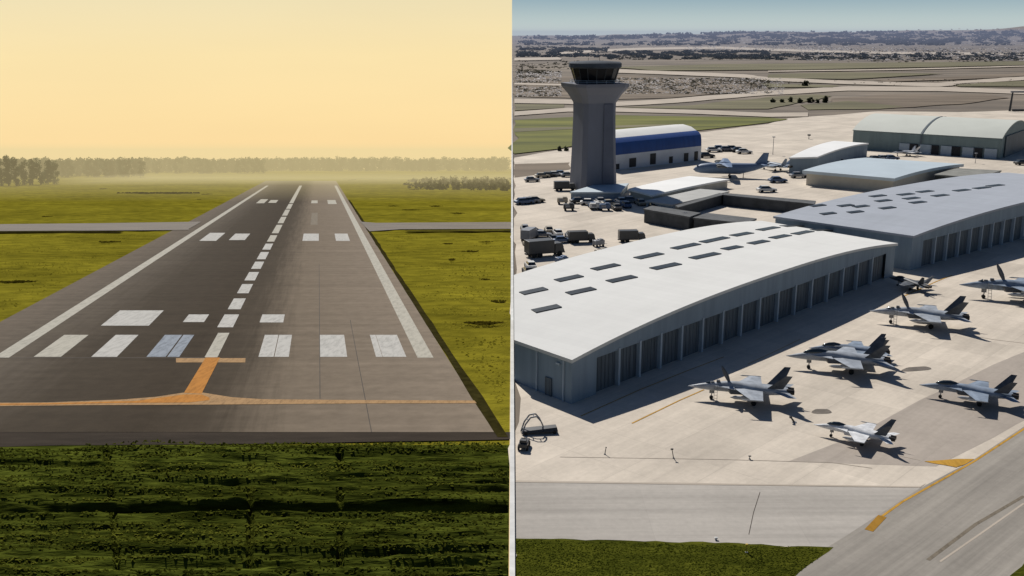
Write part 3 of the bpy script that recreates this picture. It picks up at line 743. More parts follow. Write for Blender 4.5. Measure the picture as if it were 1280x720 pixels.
    def rooflight(s, root, px, py, hw, sl, m):
        q0, t0 = s.hit(px - hw, py + sl); q1, t1 = s.hit(px + hw, py - sl)
        P0, P1 = s.P(q0, t0, s.z(q0)), s.P(q1, t1, s.z(q1))
        d = (P1 - P0); n = Vector((-d.y, d.x, 0)).normalized() * .85
        b = MB(); b.prism([P0 - n - UP * .1, P1 - n - UP * .1, P1 + n - UP * .1, P0 + n - UP * .1], [P0 - n + UP * .12, P1 - n + UP * .12, P1 + n + UP * .12, P0 + n + UP * .12])
        b.build('rooflight', m, root)
A = G(714, 505); B = G(1116, 344)
Fd = (B - A).normalized(); Dd = Vector((-.64, .77, 0)).normalized()
h1 = empty('large_hangar', (0, 0, 0), 'long white bowed-roof hangar with a row of dark doors, nearest in view', 'hangar', group=None)
v1 = Vault(A, Fd, (B - A).length, Dd, 31, 6.0, 6.3, 2.35)
def sfront(v, px, py): r = G(px, py) - v.A; return r.dot(v.F)
bk1 = [v1.atx(x) for x in (745, 773, 799, 825, 851, 877, 902, 925.5, 948, 971, 992.5, 1013, 1033, 1052, 1070, 1088, 1105)]
v1.build(h1, roof_w, wall_g, clip=XE, doors=(bk1[0], bk1[-1]), br=bk1)
for (x, y) in ((667, 364), (711, 348), (757, 334), (811, 320), (857, 308), (893, 300), (927, 293), (960, 286), (990, 281)): v1.rooflight(h1, x, y, 15 if x < 900 else 11, 3.2 if x < 900 else 2, sky_m)
for (x, y) in ((683, 386), (726, 364), (777, 349), (832, 333), (881, 320), (915, 310), (948, 303), (975, 296), (1003, 291), (1027, 286)): v1.rooflight(h1, x, y, 16 if x < 890 else 10, 3.4 if x < 890 else 2, sky_m)
# small door, downpipes, floodlight on its near end wall
def on_end(v, t, z, off=.06): return v.P(-off, t, z)
for t_a, t_b, z0, z1, nm, mm in ((3.6, 4.8, 0, 2.4, 'side_door', door_m), (1.3, 1.5, 0, 5.4, 'downpipe', wall_l), (6.4, 6.6, 0, 5.4, 'downpipe', wall_l), (2.1, 2.8, 4.6, 4.85, 'floodlight', wall_l)):
    b = MB(); b.prism([on_end(v1, t_a, z0, .02), on_end(v1, t_b, z0, .02), on_end(v1, t_b, z0, .2), on_end(v1, t_a, z0, .2)], [on_end(v1, t_a, z1, .02), on_end(v1, t_b, z1, .02), on_end(v1, t_b, z1, .2), on_end(v1, t_a, z1, .2)])
    b.build(nm, mm, h1)
h2 = empty('grey_hangar', (0, 0, 0), 'grey bowed-roof hangar with dark doors behind the white one, running out at right', 'hangar')
A2 = G(1137, 338)
F2 = (G(1280, 298) - A2).normalized()
v2 = Vault(A2, F2, 110, Vector((-.698, .716, 0)).normalized(), 30.5, 7.0, 7.0, 1.7)
bk2 = [v2.atx(x) for x in (1151, 1166.5, 1181.5, 1196.5, 1211, 1225, 1238.5, 1252, 1265, 1278)]
while bk2[-1] < 100: bk2.append(bk2[-1] + 6.3)
v2.build(h2, roof_g, wall_g, doors=(bk2[0], bk2[-1]), br=bk2, doorh=5.4)
for (x, y) in ((1035, 267), (1057, 257), (1076, 258), (1069, 265), (1104, 251), (1109, 260), (1132, 243), (1139, 248), (1147, 253), (1156, 239.5), (1175, 244.5), (1202, 238), (1227, 235), (1244, 232), (1097, 245), (1022, 257)):
    q, t = v2.hit(x, y)
    if 0 < q < 110 and 0 < t < 42: v2.rooflight(h2, x, y, 8.5, 1.0, sky_m)
# far hangar, vault across its depth
def arched(root, P0, P1, depth_dir, W, zw, rise, wall, roof, n=16, base=0):
    """P0-P1 is the long side towards the viewer; the roof arches from it to the far side"""
    b = MB(); pr = []
    for i in range(n + 1):
        t = i / n; pr.append((t * W, zw + rise * math.sin(math.pi * t) ** .8))
    f = [P0 + depth_dir * t + UP * z for t, z in pr]; g = [P1 + depth_dir * t + UP * z for t, z in pr]
    dn = UP * -.3
    b.grid([f, g]); b.grid([[p + dn for p in f], [p + dn for p in g]]); b.grid([f, [p + dn for p in f]]); b.grid([g, [p + dn for p in g]])
    b.build('roof', roof, root, smooth_=True)
    b = MB(); ins = .25; D = (P1 - P0).normalized()
    a, c = P0 + D * ins + depth_dir * ins, P1 - D * ins + depth_dir * ins; e, h = c + depth_dir * (W - 2 * ins), a + depth_dir * (W - 2 * ins)
    b.poly([a, c, c + UP * zw, a + UP * zw]); b.poly([h, e, e + UP * zw, h + UP * zw])
    for p0, sgn in ((a, 1), (c, -1)):
        b.poly([p0] + [p0 + depth_dir * max(0, min(W - 2 * ins, t - ins)) + UP * (z - .2) for t, z in pr] + [p0 + depth_dir * (W - 2 * ins)])
    b.build('wall', wall, root)
h3 = empty('green_grey_hangar', (0, 0, 0), 'far grey green hangar with pale arched roof in two bays, upper right', 'hangar')
Q0, Q1 = G(1064, 186), G(1250, 199)
D3 = Vector((.6, .8, 0)).normalized()
wg3 = mat('green_grey_cladding', (.19, .25, .255), .7, .1, .2, stretch=(3, 3, .3)); rw3 = mat('cream_roof', (.58, .60, .54), .6, .06, .05)
arched(h3, Q0, Q1, D3, 50, 7.6, 5.0, wg3, rw3)
Lq = (Q1 - Q0)
for k in range(9):
    a = Q0 + Lq * (.34 + .07 * k) + Vector((0, .05, 0)); dq = Lq.normalized()
    b = MB(); w = 3.2 if k % 2 else 4.4; b.prism([a, a + dq * w, a + dq * w - D3 * .3, a - D3 * .3], [p + UP * 3.6 for p in (a, a + dq * w, a + dq * w - D3 * .3, a - D3 * .3)]); b.build('hangar_door', void_m if k % 2 else wall_l, h3)
b = MB(); a = Q0 + Lq * .475 - D3 * .2; pr = [(50 * i / 16, 7.6 + 5.0 * math.sin(math.pi * i / 16) ** .8 + .12) for i in range(17)]
f = [a + D3 * t + UP * z for t, z in pr]; dq = Lq.normalized() * .8
b.grid([f, [p + dq for p in f]]); b.poly([a, a + dq, a + dq + UP * 7.2, a + UP * 7.2]); b.build('bay_joint', door_m, h3)
# gable door of the far hangar
gq = Q1 + D3 * 6 + Lq.normalized() * -.1
b = MB(); b.prism([gq, gq + D3 * 38, gq + D3 * 38 + Lq.normalized() * .4, gq + Lq.normalized() * .4], [p + UP * 8 for p in (gq, gq + D3 * 38, gq + D3 * 38 + Lq.normalized() * .4, gq + Lq.normalized() * .4)]); b.build('gable_door', door_m, h3)
# flat shed with light blue roof
def quadshed(name, label, base_px, zt, roof, wall, over=1.0, rz=None, thick=.5, cat='building', rise=0):
    P = [G(x, y) for x, y in base_px]
    root = empty(name, (0, 0, 0), label, cat)
    c = sum(P, Vector()) / len(P)
    ovp = [p + (p - c).normalized() * over for p in P]
    b = MB(); b.prism([p + UP * zt for p in ovp], [p + UP * (zt + thick) for p in ovp]); b.build('roof', roof, root)
    b = MB(); b.prism(P, [p + UP * (zt - .01) for p in P]); b.build('wall', wall, root)
    return root, P
bl_roof = mat('light_blue_roof', (.50, .58, .63), .5, .06, .1); cream = mat('cream_wall', (.50, .47, .40), .8, .08, .3); 
# from roof outline: near-left, near corner, far right, far left at roof height
def roofshed(name, label, roof_px, zt, roof, wall, thick=.6, inset=1.2, cat='building', bow=0):
    P = [G(x, y, zt) for x, y in roof_px]; root = empty(name, (0, 0, 0), label, cat)
    n = 14; b = MB(); rows_t = []; rows_b = []
    for i in range(n + 1):
        t = i / n; z = UP * bow * 4 * t * (1 - t)
        a = P[1].lerp(P[2], t) + z; c = P[0].lerp(P[3], t) + z
        rows_t.append((a, c)); rows_b.append((a - UP * thick, c - UP * thick))
    b.grid(rows_t); b.grid(rows_b); b.grid([[r[0] for r in rows_t], [r[0] for r in rows_b]]); b.grid([[r[1] for r in rows_t], [r[1] for r in rows_b]])
    b.poly([rows_t[0][0], rows_t[0][1], rows_b[0][1], rows_b[0][0]]); b.poly([rows_t[-1][0], rows_t[-1][1], rows_b[-1][1], rows_b[-1][0]])
    b.build('roof', roof, root)
    c = sum(P, Vector()) / 4; b = MB(); q = [p + (c - p).normalized() * inset for p in P]
    lowr = []; hi = []
    for i in range(n + 1):
        t = i / n; z = bow * 4 * t * (1 - t) - thick * .7 + zt
        for (u, w) in ((q[1], q[2]), (q[0], q[3])):
            pt = u.lerp(w, t); (hi if u is q[1] else lowr).append((Vector((pt.x, pt.y, 0)), Vector((pt.x, pt.y, z))))
    for arr in (hi, lowr): b.grid([[r[0] for r in arr], [r[1] for r in arr]])
    for k in (0, -1): b.poly([hi[k][0], lowr[k][0], lowr[k][1], hi[k][1]])
    b.build('wall', wall, root)
    return root, q
h4, q4 = roofshed('blue_roofed_shed', 'low shed with light blue bowed roof and cream walls between the hangars', [(1003, 213), (1118, 223), (1205, 205), (1083, 197)], 4.6, bl_roof, cream, .9, 1.6, bow=.7)
h5, q5 = roofshed('small_arched_shed', 'small white-roofed arched shed left of the far hangar', [(986, 197), (1022, 196), (1086, 179), (1043, 176)], 5.0, mat('bright_white_roof', (.82, .82, .80), .6, .05, .1), wall_g, .5, .8, bow=.8)
h6, q6 = roofshed('dark_block', 'low dark flat-roofed block right of the light blue roof', [(1168, 218), (1222, 222), (1252, 213), (1195, 210)], 4.0, mat('flat_grey_roof', (.22, .22, .20), .8, .2, .3), mat('dark_wall', (.05, .055, .05), .8, .3, .4), .4, .4)
# blue hangar
h7 = empty('blue_hangar', (0, 0, 0), 'blue-sided hangar with white roof crest beyond the control tower', 'hangar')
T0, T1 = G(762, 214), G(876, 200); D7 = Vector((-.35, .94, 0)).normalized()
blue = mat('blue_cladding', (.012, .055, .22), .5, .12, .2, stretch=(3, 3, .3)); white = mat('white_cladding', (.55, .58, .62), .6, .08, .2)
arch = [(0, 5.2), (.15, 7.4), (.7, 9.2), (2.0, 10.0), (4.0, 10.5)]
b = MB(); f = [T0 + D7 * t + UP * z for t, z in arch]; g = [T1 + D7 * t + UP * z for t, z in arch]; b.grid([f, g]); b.build('blue_roof_side', blue, h7, smooth_=True)
b = MB(); ar2 = [(4.0, 10.5), (8, 11.6), (14, 12), (20, 11.4), (26, 8), (28, 5.2)]
f = [T0 + D7 * t + UP * z for t, z in ar2]; g = [T1 + D7 * t + UP * z for t, z in ar2]; b.grid([f, g]); b.build('roof', roof_w, h7, smooth_=True)
b = MB(); b.poly([T0, T1, T1 + UP * 5.2, T0 + UP * 5.2])
for p in (T0, T1): b.poly([p] + [p + D7 * t + UP * z for t, z in arch + ar2[1:]] + [p + D7 * 28])
b.poly([T0 + D7 * 28, T1 + D7 * 28, T1 + D7 * 28 + UP * 5.2, T0 + D7 * 28 + UP * 5.2]); b.build('wall', white, h7)
dq = (T1 - T0).normalized(); LL = (T1 - T0).length
for u, w, z0, z1 in ((.06, 1.8, .3, 2.2), (.2, 3.4, .5, 3.6), (.42, 3.0, .6, 4.4), (.63, 2.0, .2, 2.6), (.8, 2.4, .2, 3.2), (.92, 2.0, .1, 3.4)):
    a = T0 + dq * LL * u - D7 * .15; e = a + dq * w
    b = MB(); b.prism([a + UP * z0, e + UP * z0, e + D7 * .4 + UP * z0, a + D7 * .4 + UP * z0], [a + UP * z1, e + UP * z1, e + D7 * .4 + UP * z1, a + D7 * .4 + UP * z1]); b.build('door', void_m, h7)
# terminal roofs round the tower foot
tw, _ = roofshed('white_terminal', 'white flat-roofed building at the right foot of the control tower', [(785, 236), (815, 244), (912, 224), (862, 220)], 2.6, mat('bright_white_roof', (.82, .82, .80), .6, .05, .1), cream, .5, .8, bow=.25)
tw2, _ = roofshed('pale_annex', 'pale grey long annex in front of the white terminal roof', [(806, 251), (840, 256), (912, 239), (875, 236)], 1.9, mat('pale_roof', (.42, .42, .40), .7, .1, .3), wall_g, .4, .5)
tw3, _ = roofshed('tower_annex', 'small blue grey roofed annex at the foot of the tower', [(712, 240), (776, 240), (786, 229), (742, 231)], 2.0, bl_roof, wall_g, .4, .5)
dk = mat('dark_slate', (.085, .09, .095), .8, .3, .5); dkw = mat('dark_grey_wall', (.06, .065, .07), .8, .3, .4)
roofshed('dark_long_block', 'long dark low block lying across the apron behind the white hangar', [(804, 261), (862, 271), (876, 266), (815, 257)], 3.4, dk, dkw, .4, .3)
roofshed('dark_long_block', 'dark low block continuing right towards the grey hangar roof', [(866, 272), (932, 279), (946, 273), (884, 266)], 3.2, dk, dkw, .4, .3)
roofshed('blast_fence', 'dark bent blast fence wall running up to the terminal corner', [(844, 257), (848, 259), (905, 243), (900, 241)], 2.8, dk, dkw, .3, .1, cat='fence')
roofshed('blast_fence', 'dark blast fence wall running right from the terminal corner', [(905, 241), (904, 243.5), (1018, 255), (1020, 251)], 3.0, dk, dkw, .3, .1, cat='fence')
# low pale strip of kerb parking beyond
# ------------------------------------------------------------------ control tower
Tb = G(741, 236); zc = (Tb - CAM).dot(fw); u = zc / F
tower = empty('control_tower', Tb, 'tall grey concrete control tower with dark glazed cab', 'tower')
conc = mat('tower_concrete', (.17, .18, .215), .85, .08, .15, stretch=(1, 1, .4)); conc2 = mat('tower_rib', (.125, .135, .17), .85, .08, .3)
def ring(w, d, z, ch, rz=.32):
    pts = [(-w + ch, -d), (w - ch, -d), (w, -d + ch), (w, d - ch), (w - ch, d), (-w + ch, d), (-w, d - ch), (-w, -d + ch)]
    m = Matrix.Rotation(rz, 3, 'Z'); return [m @ Vector((x, y, z)) for x, y in pts]
zt = 126 * u / math.cos(TH) * 1.0
b = MB(); prof = [(5.75, 5.75, 0, 1.2), (5.35, 5.35, zt * .35, 1.2), (5.1, 5.1, zt * .7, 1.2), (5.15, 5.15, zt * .82, 1.2), (6.5, 6.5, zt * .9, 1.6), (8.2, 8.2, zt * .97, 2.2), (8.4, 8.4, zt * 1.0, 2.4)]
rg = [ring(*p) for p in prof]
for a, c in zip(rg[:-1], rg[1:]): b.grid([a + [a[0]], c + [c[0]]])
b.poly(rg[-1]); b.build('shaft', conc, tower)
b = MB(); mr = Matrix.Rotation(.32, 4, 'Z')
b.prism([mr @ Vector(p) for p in ((5.25, -3.4, 0), (5.6, -3.4, 0), (5.6, -.8, 0), (5.25, -.8, 0))], [mr @ Vector(p) for p in ((4.8, -3.2, zt * .83), (5.15, -3.2, zt * .83), (5.15, -.8, zt * .83), (4.8, -.8, zt * .83))])
b.prism([mr @ Vector(p) for p in ((.6, -5.95, 0), (4.0, -5.95, 0), (4.0, -5.2, 0), (.6, -5.2, 0))], [mr @ Vector(p) for p in ((.9, -5.35, zt * .81), (3.6, -5.35, zt * .81), (3.6, -4.7, zt * .84), (.9, -4.7, zt * .84))])
b.build('stair_rib', conc2, tower)
b = MB()
for k in range(16):
    a0, a1 = k / 16 * 6.2832, (k + .92) / 16 * 6.2832
    for z in (.45, .9): b.bar((7.3 * math.cos(a0), 7.3 * math.sin(a0), zt + z), (7.3 * math.cos(a1 + .03), 7.3 * math.sin(a1 + .03), zt + z), .05, n=4)
    b.bar((7.3 * math.cos(a0), 7.3 * math.sin(a0), zt), (7.3 * math.cos(a0), 7.3 * math.sin(a0), zt + .95), .05, n=4)
b.build('railing', wall_l, tower)
gl, t_, bs = new_mat('cab_glass'); bs.inputs['Base Color'].default_value = (.006, .008, .012, 1); bs.inputs['Roughness'].default_value = .25; bs.inputs['Specular IOR Level'].default_value = .15
def circ(r, z, n=16): return [Vector((r * math.cos(2 * math.pi * k / n), r * math.sin(2 * math.pi * k / n), z)) for k in range(n)]
zg = zt + 4.4
b = MB(); c0, c1 = circ(5.9, zt + .6), circ(7.1, zg); b.grid([c0 + [c0[0]], c1 + [c1[0]]]); b.build('cab_window', gl, tower)
b = MB(); c0, c1 = circ(5.9, zt - .05), circ(5.95, zt + .7); b.grid([c0 + [c0[0]], c1 + [c1[0]]]); b.build('cab_base', dkw, tower)
for k in range(16):
    b = MB()
    a = 2 * math.pi * k / 16; b.bar((5.93 * math.cos(a), 5.93 * math.sin(a), zt + .6), (7.13 * math.cos(a), 7.13 * math.sin(a), zg), .11, n=4)
    b.build('mullion', dkw, tower)
b = MB(); rf = [circ(7.2, zg - .1, 28), circ(7.75, zg + .25, 28), circ(7.75, zg + 1.3, 28), circ(7.2, zg + 1.7, 28), circ(.1, zg + 2.1, 28)]
for a, c in zip(rf[:-1], rf[1:]): b.grid([a + [a[0]], c + [c[0]]])
b.poly(rf[0]); b.build('cab_roof', mat('cab_roof_metal', (.06, .075, .095), .9, .15, .3), tower, smooth_=True)
b = MB(); b.bar((1.2, 0, zg + 1.8), (1.2, 0, zg + 3.3), .06, n=5); b.bar((-2, .6, zg + 1.8), (-2, .6, zg + 2.8), .06, n=5); b.build('antenna', dkw, tower)
# ------------------------------------------------------------------ aircraft
jet_g = mat('jet_grey', (.33, .36, .40), .45, .25, .8, spec=.4); jet_d = mat('jet_dark_grey', (.085, .095, .11), .5, .3, 1); jet_w = mat('jet_pale', (.68, .69, .70), .45, .25, 1.2)
jet_b = mat('jet_blue_grey', (.23, .28, .35), .45, .25, .8)
jgl, _, bs = new_mat('canopy_glass'); bs.inputs['Base Color'].default_value = (.03, .045, .06, 1); bs.inputs['Roughness'].default_value = .08; bs.inputs['Metallic'].default_value = .2
rub = mat('tyre_rubber', (.02, .02, .02), .9, .2); steel = mat('gear_steel', (.3, .3, .3), .4, .1); noz = mat('nozzle_metal', (.05, .045, .04), .5, .2, metal=.6)
tank_m = mat('tank_grey', (.34, .36, .38), .5, .15, 1)
def surf(b, root_le, root_te, tip_le, tip_te, t0, t1, vert=False):
    """thin tapering wing or fin between a root chord and a tip chord"""
    n = Vector((0, 1, 0)) if vert else UP
    def ch(le, te, t):
        le, te = Vector(le), Vector(te); m1 = le.lerp(te, .35)
        return [le, m1 + n * t, te, m1 - n * t]
    b.prism(ch(root_le, root_te, t0), ch(tip_le, tip_te, t1))
def make_jet(opened):
    r = empty('fighter_jet', (0, 0, 0), 'x', 'fighter jet')
    b = MB(); b.loft([(7.9, .03, .03, 1.80), (7.2, .2, .18, 1.83), (6.2, .4, .38, 1.9), (5.0, .52, .56, 1.98), (3.6, .58, .68, 2.04), (2.2, .62, .8, 2.12), (.8, .85, .84, 2.1), (-1.0, 1.2, .78, 2.05), (-3.2, 1.3, .68, 2.0), (-5.0, 1.15, .58, 2.0), (-6.2, .95, .46, 2.0)], 18, 2.3)
    for s_ in (-1, 1):
        b.prism([(4.6, s_ * .45, 2.2), (1.4, s_ * .6, 2.25), (1.2, s_ * 1.75, 2.18), (2.4, s_ * 1.25, 2.2)], [(4.6, s_ * .45, 2.3), (1.4, s_ * .6, 2.4), (1.2, s_ * 1.75, 2.26), (2.4, s_ * 1.25, 2.3)])
    b.build('fuselage', jet_g, r, smooth_=True)
    for s_ in (-1, 1):
        b = MB(); b.prism([(2.0, s_ * .7, 1.35), (2.3, s_ * .7, 2.15), (2.1, s_ * 1.35, 2.15), (1.8, s_ * 1.35, 1.4)], [(-2.5, s_ * .7, 1.35), (-2.5, s_ * .7, 2.15), (-2.5, s_ * 1.3, 2.15), (-2.5, s_ * 1.3, 1.45)]); b.build('intake', jet_d, r, bevel=.06)
        b = MB(); surf(b, (1.3, s_ * .9, 2.2), (-2.7, s_ * .9, 2.15), (-.9, s_ * 5.3, 2.15), (-2.6, s_ * 5.3, 2.12), .13, .05)
        w = b.build('wing', jet_g, r)
        b = MB(); surf(b, (-4.0, s_ * .95, 2.05), (-6.3, s_ * .95, 2.05), (-6.1, s_ * 3.1, 2.0), (-7.3, s_ * 3.1, 2.0), .08, .03); b.build('tailplane', jet_g, r)
        b = MB(); surf(b, (-3.3, s_ * .9, 2.5), (-5.5, s_ * .9, 2.5), (-5.7, s_ * 2.1, 4.9), (-6.6, s_ * 2.1, 4.9), .1, .04, True); f_ = b.build('fin', jet_d, r)
        b = MB(); b.bar((-6.0, s_ * .5, 2.0), (-7.1, s_ * .5, 2.0), .46, .36, 14); b.build('nozzle', noz, r, smooth_=True)
        b = MB(); b.loft([(.4, .02, .02, 2.12), (.1, .1, .1, 2.12), (-2.3, .1, .1, 2.12), (-2.7, .04, .04, 2.12)], 8); b.v = [(x, y + s_ * 5.4, z) for x, y, z in b.v]; b.build('missile', tank_m, r)
        b = MB(); b.loft([(1.9, .03, .03, 1.45), (1.2, .26, .26, 1.45), (-1.4, .28, .28, 1.45), (-2.8, .05, .05, 1.45)], 10); b.v = [(x, y + s_ * 2.7, z) for x, y, z in b.v]
        b.prism([(.2, s_ * 2.65, 1.6), (-1.6, s_ * 2.65, 1.6), (-1.6, s_ * 2.75, 1.6), (.2, s_ * 2.75, 1.6)], [(.1, s_ * 2.65, 2.12), (-1.7, s_ * 2.65, 2.12), (-1.7, s_ * 2.75, 2.12), (.1, s_ * 2.75, 2.12)]); b.build('drop_tank', tank_m, r, smooth_=True)
        b = MB(); b.bar((-1.2, s_ * .9, 1.6), (-1.5, s_ * 1.5, .4), .09, n=6); g = b.build('landing_gear', steel, r)
        b = MB(); b.bar((-1.5, s_ * 1.42, .38), (-1.5, s_ * 1.72, .38), .38, n=14); b.build('wheel', rub, g)
    b = MB(); b.bar((4.4, 0, 1.6), (4.5, 0, .3), .08, n=6); b.prism([(4.8, -.3, .8), (4.1, -.3, .8), (4.1, -.33, .8), (4.8, -.33, .8)], [(4.8, -.35, 1.6), (4.1, -.35, 1.6), (4.1, -.38, 1.6), (4.8, -.38, 1.6)]); g = b.build('landing_gear', steel, r)
    b = MB(); b.bar((4.5, -.2, .27), (4.5, .2, .27), .27, n=14); b.build('wheel', rub, g)
    b = MB(); b.loft([(5.4, .05, .05, 2.52), (5.0, .26, .3, 2.55), (4.2, .4, .52, 2.62), (3.2, .42, .58, 2.68), (2.4, .32, .42, 2.7), (1.7, .1, .12, 2.75)], 14)
    c = b.build('canopy', jgl if not opened else jet_d, r, smooth_=True)
    if opened:
        for v in c.data.vertices: v.co -= Vector((1.9, 0, 2.7))
        c.location = (2.0, 0, 2.7); c.rotation_euler = (0, R(-66), 0); c.scale = (.8, .6, .55)
        b = MB(); b.box((3.6, 0, 2.75), (.5, .45, .5)); b.box((4.4, 0, 2.6), (.5, .4, .3)); b.build('ejection_seat', jet_d, r, bevel=.05)
        b = MB(); b.loft([(5.4, .05, .05, 2.5), (5.0, .3, .2, 2.52), (4.8, .34, .3, 2.55)], 12); b.build('windscreen', jgl, r, smooth_=True)
        b = MB()
        for s_ in (-.22, .22): b.bar((3.9 + s_, .75, 2.5), (3.9 + s_, 1.5, 0), .03, n=4)
        for k in range(6): t = k / 6 + .08; b.bar((3.68, .75 + .75 * t, 2.5 - 2.5 * t), (4.12, .75 + .75 * t, 2.5 - 2.5 * t), .025, n=4)
        b.build('ladder', steel, r)
    return r
protoA = make_jet(False); protoB = make_jet(True)
used = set()
jets = [
    (protoB, (862, 497), (996, 506), 1.00, 'grey fighter jet with raised canopy nearest the white hangar corner', None),
    (protoA, (984, 459), (1116, 467), 1.0, 'dark grey fighter jet in the middle of the hangar row', None),
    (protoA, (1018, 542), (1122, 562), .80, 'pale near-white fighter jet with speckled fins, frontmost on the apron', jet_w),
    (protoA, (1150, 494), (1276, 511), .93, 'blue grey fighter jet standing alone at the right above the yellow line', jet_b),
    (protoA, (1012, 446), (1114, 452), .85, 'blue grey fighter jet half hidden behind the middle one of the row', jet_b),
    (protoB, (1088, 402), (1214, 412), 1.0, 'fighter jet with raised canopy third along the hangar row', None),
    (protoB, (1200, 371), (1345, 380), 1.05, 'fighter jet cut off by the right edge with canopy raised', jet_b),
]
for i, (pr, a, c, sc, lb, m) in enumerate(jets):
    n_ = G(*a); t_ = G(*c); ctr = (n_ + t_) / 2; d = n_ - t_
    o = pr if pr not in used else copy_tree(pr); used.add(pr)
    ln = d.length; o.location = ctr; o.rotation_euler = (0, 0, math.atan2(d.y, d.x)); k_ = ln / 15.2; o.scale = (k_,) * 3
    o['label'] = lb; o['group'] = 'fighter jets parked on the apron'
    if m:
        for ch in o.children:
            nm = ch.name.split('.')[0]
            if nm in ('fuselage', 'wing', 'tailplane') or (nm == 'intake' and m is jet_w):
                ch.material_slots[0].link = 'OBJECT'; ch.material_slots[0].material = m
# dark jet in the hangar shade
o = copy_tree(protoA); p = G(1137, 361); o.location = p; o.rotation_euler = (0, 0, R(118)); o.scale = (.62,) * 3
o['label'] = 'dark small jet standing in the gap between the two hangars'; o['group'] = 'fighter jets parked on the apron'
for ch in o.children:
    if ch.name.split('.')[0] in ('fuselage', 'wing', 'tailplane'): ch.material_slots[0].link = 'OBJECT'; ch.material_slots[0].material = jet_d
# transport aircraft by the terminal
tr = empty('transport_aircraft', G(912, 222), 'large blue grey transport aircraft parked beyond the terminal roofs', 'aircraft', rz=R(172))
tg = mat('transport_grey', (.13, .19, .30), .5, .15, .2)
tr.scale = (.78,) * 3
b = MB(); b.loft([(15, .1, .1, 3.2), (14, 1.2, 1.1, 3.3), (12, 2.0, 1.9, 3.6), (8, 2.3, 2.3, 3.8), (-4, 2.3, 2.3, 3.8), (-10, 1.5, 1.5, 4.6), (-15, .4, .6, 5.6)], 16); b.build('fuselage', tg, tr, smooth_=True)
for s_ in (-1, 1):
    b = MB(); surf(b, (4.5, s_ * 1.5, 6.0), (-.5, s_ * 1.5, 6.0), (2.2, s_ * 15, 6.2), (.2, s_ * 15, 6.2), .35, .1); b.build('wing', tg, tr)
    b = MB(); surf(b, (-11.5, s_ * .3, 6), (-14.5, s_ * .3, 6), (-13, s_ * 5.5, 6), (-14.6, s_ * 5.5, 6), .18, .06); b.build('tailplane', tg, tr)
    for yy in (4.5, 9): b = MB(); b.loft([(6.0, .2, .2, 5.6), (5.4, .6, .6, 5.6), (2, .6, .6, 5.6), (0, .2, .2, 5.8)], 10); b.v = [(x, y + s_ * yy, z) for x, y, z in b.v]; b.build('engine', jet_d, tr, smooth_=True)
    b = MB(); b.bar((0, s_ * 2, 2), (0, s_ * 2.1, .5), .2, n=6); g = b.build('landing_gear', steel, tr); b = MB(); b.bar((0, s_ * 1.8, .55), (0, s_ * 2.5, .55), .55, n=12); b.build('wheel', rub, g)
b = MB(); surf(b, (-9.5, 0, 5.6), (-14.8, 0, 6), (-13.2, 0, 10.5), (-15.4, 0, 10.5), .2, .08, True); b.build('fin', tg, tr)
b = MB(); b.box((13.0, 0, 4.6), (1.2, 2.1, .6)); b.build('cockpit_window', jgl, tr, bevel=.1)
# white light aircraft by the rear of the big hangar
la = empty('light_aircraft', G(879, 283), 'small white aircraft with upright tail behind the white hangar roof', 'aircraft', rz=R(8))
b = MB(); b.loft([(4.2, .1, .1, 1.2), (3.4, .5, .5, 1.3), (1, .65, .7, 1.5), (-1.5, .5, .5, 1.5), (-4.6, .12, .2, 1.7)], 12); b.build('fuselage', jet_w, la, smooth_=True)
for s_ in (-1, 1):
    b = MB(); surf(b, (1.4, s_ * .3, 1.3), (-.6, s_ * .3, 1.3), (.9, s_ * 4.6, 1.5), (-.4, s_ * 4.6, 1.5), .12, .05); b.build('wing', jet_w, la)
    b = MB(); b.bar((.2, s_ * 1.0, .3), (.2, s_ * 1.2, .3), .3, n=10); b.build('wheel', rub, la)
b = MB(); surf(b, (-3.3, 0, 1.7), (-4.7, 0, 1.7), (-4.1, 0, 3.5), (-5.0, 0, 3.5), .08, .04, True); b.build('fin', jet_w, la)
b = MB(); surf(b, (-3.8, -1.6, 1.8), (-4.7, -1.6, 1.8), (-3.8, 1.6, 1.8), (-4.7, 1.6, 1.8), .06, .06); b.build('tailplane', jet_w, la)
# ------------------------------------------------------------------ vehicles
paint = {k: mat('vehicle_' + k, c, .4, .08, 1, spec=.5) for k, c in dict(white=(.6, .6, .58), dark=(.03, .032, .036), grey=(.2, .21, .23), blue=(.05, .10, .2), green=(.045, .05, .05), sand=(.33, .29, .22)).items()}
glass = jgl
def make_car():
    r = empty('parked_car', (0, 0, 0), 'x', 'car')
    b = MB(); prof = [(-2.2, .35), (-2.25, .85), (-1.9, .95), (1.0, .95), (2.1, .78), (2.25, .4), (2.1, .3), (-2.0, .3)]
    b.prism([(x, -.88, z) for x, z in prof], [(x, .88, z) for x, z in prof]); b.build('body', paint['grey'], r, bevel=.06)
    b = MB(); b.prism([(-1.7, -.8, .94), (1.0, -.8, .94), (1.0, .8, .94), (-1.7, .8, .94)], [(-1.3, -.65, 1.42), (.3, -.65, 1.42), (.3, .65, 1.42), (-1.3, .65, 1.42)]); b.build('window', glass, r)
    b = MB(); b.box((-.5, 0, 1.44), (1.6, 1.3, .05)); b.build('roof', paint['grey'], r)
    for x in (-1.35, 1.4):
        for s_ in (-1, 1):
            b = MB(); b.bar((x, s_ * .7, .32), (x, s_ * .93, .32), .32, n=10); b.build('wheel', rub, r)
    return r
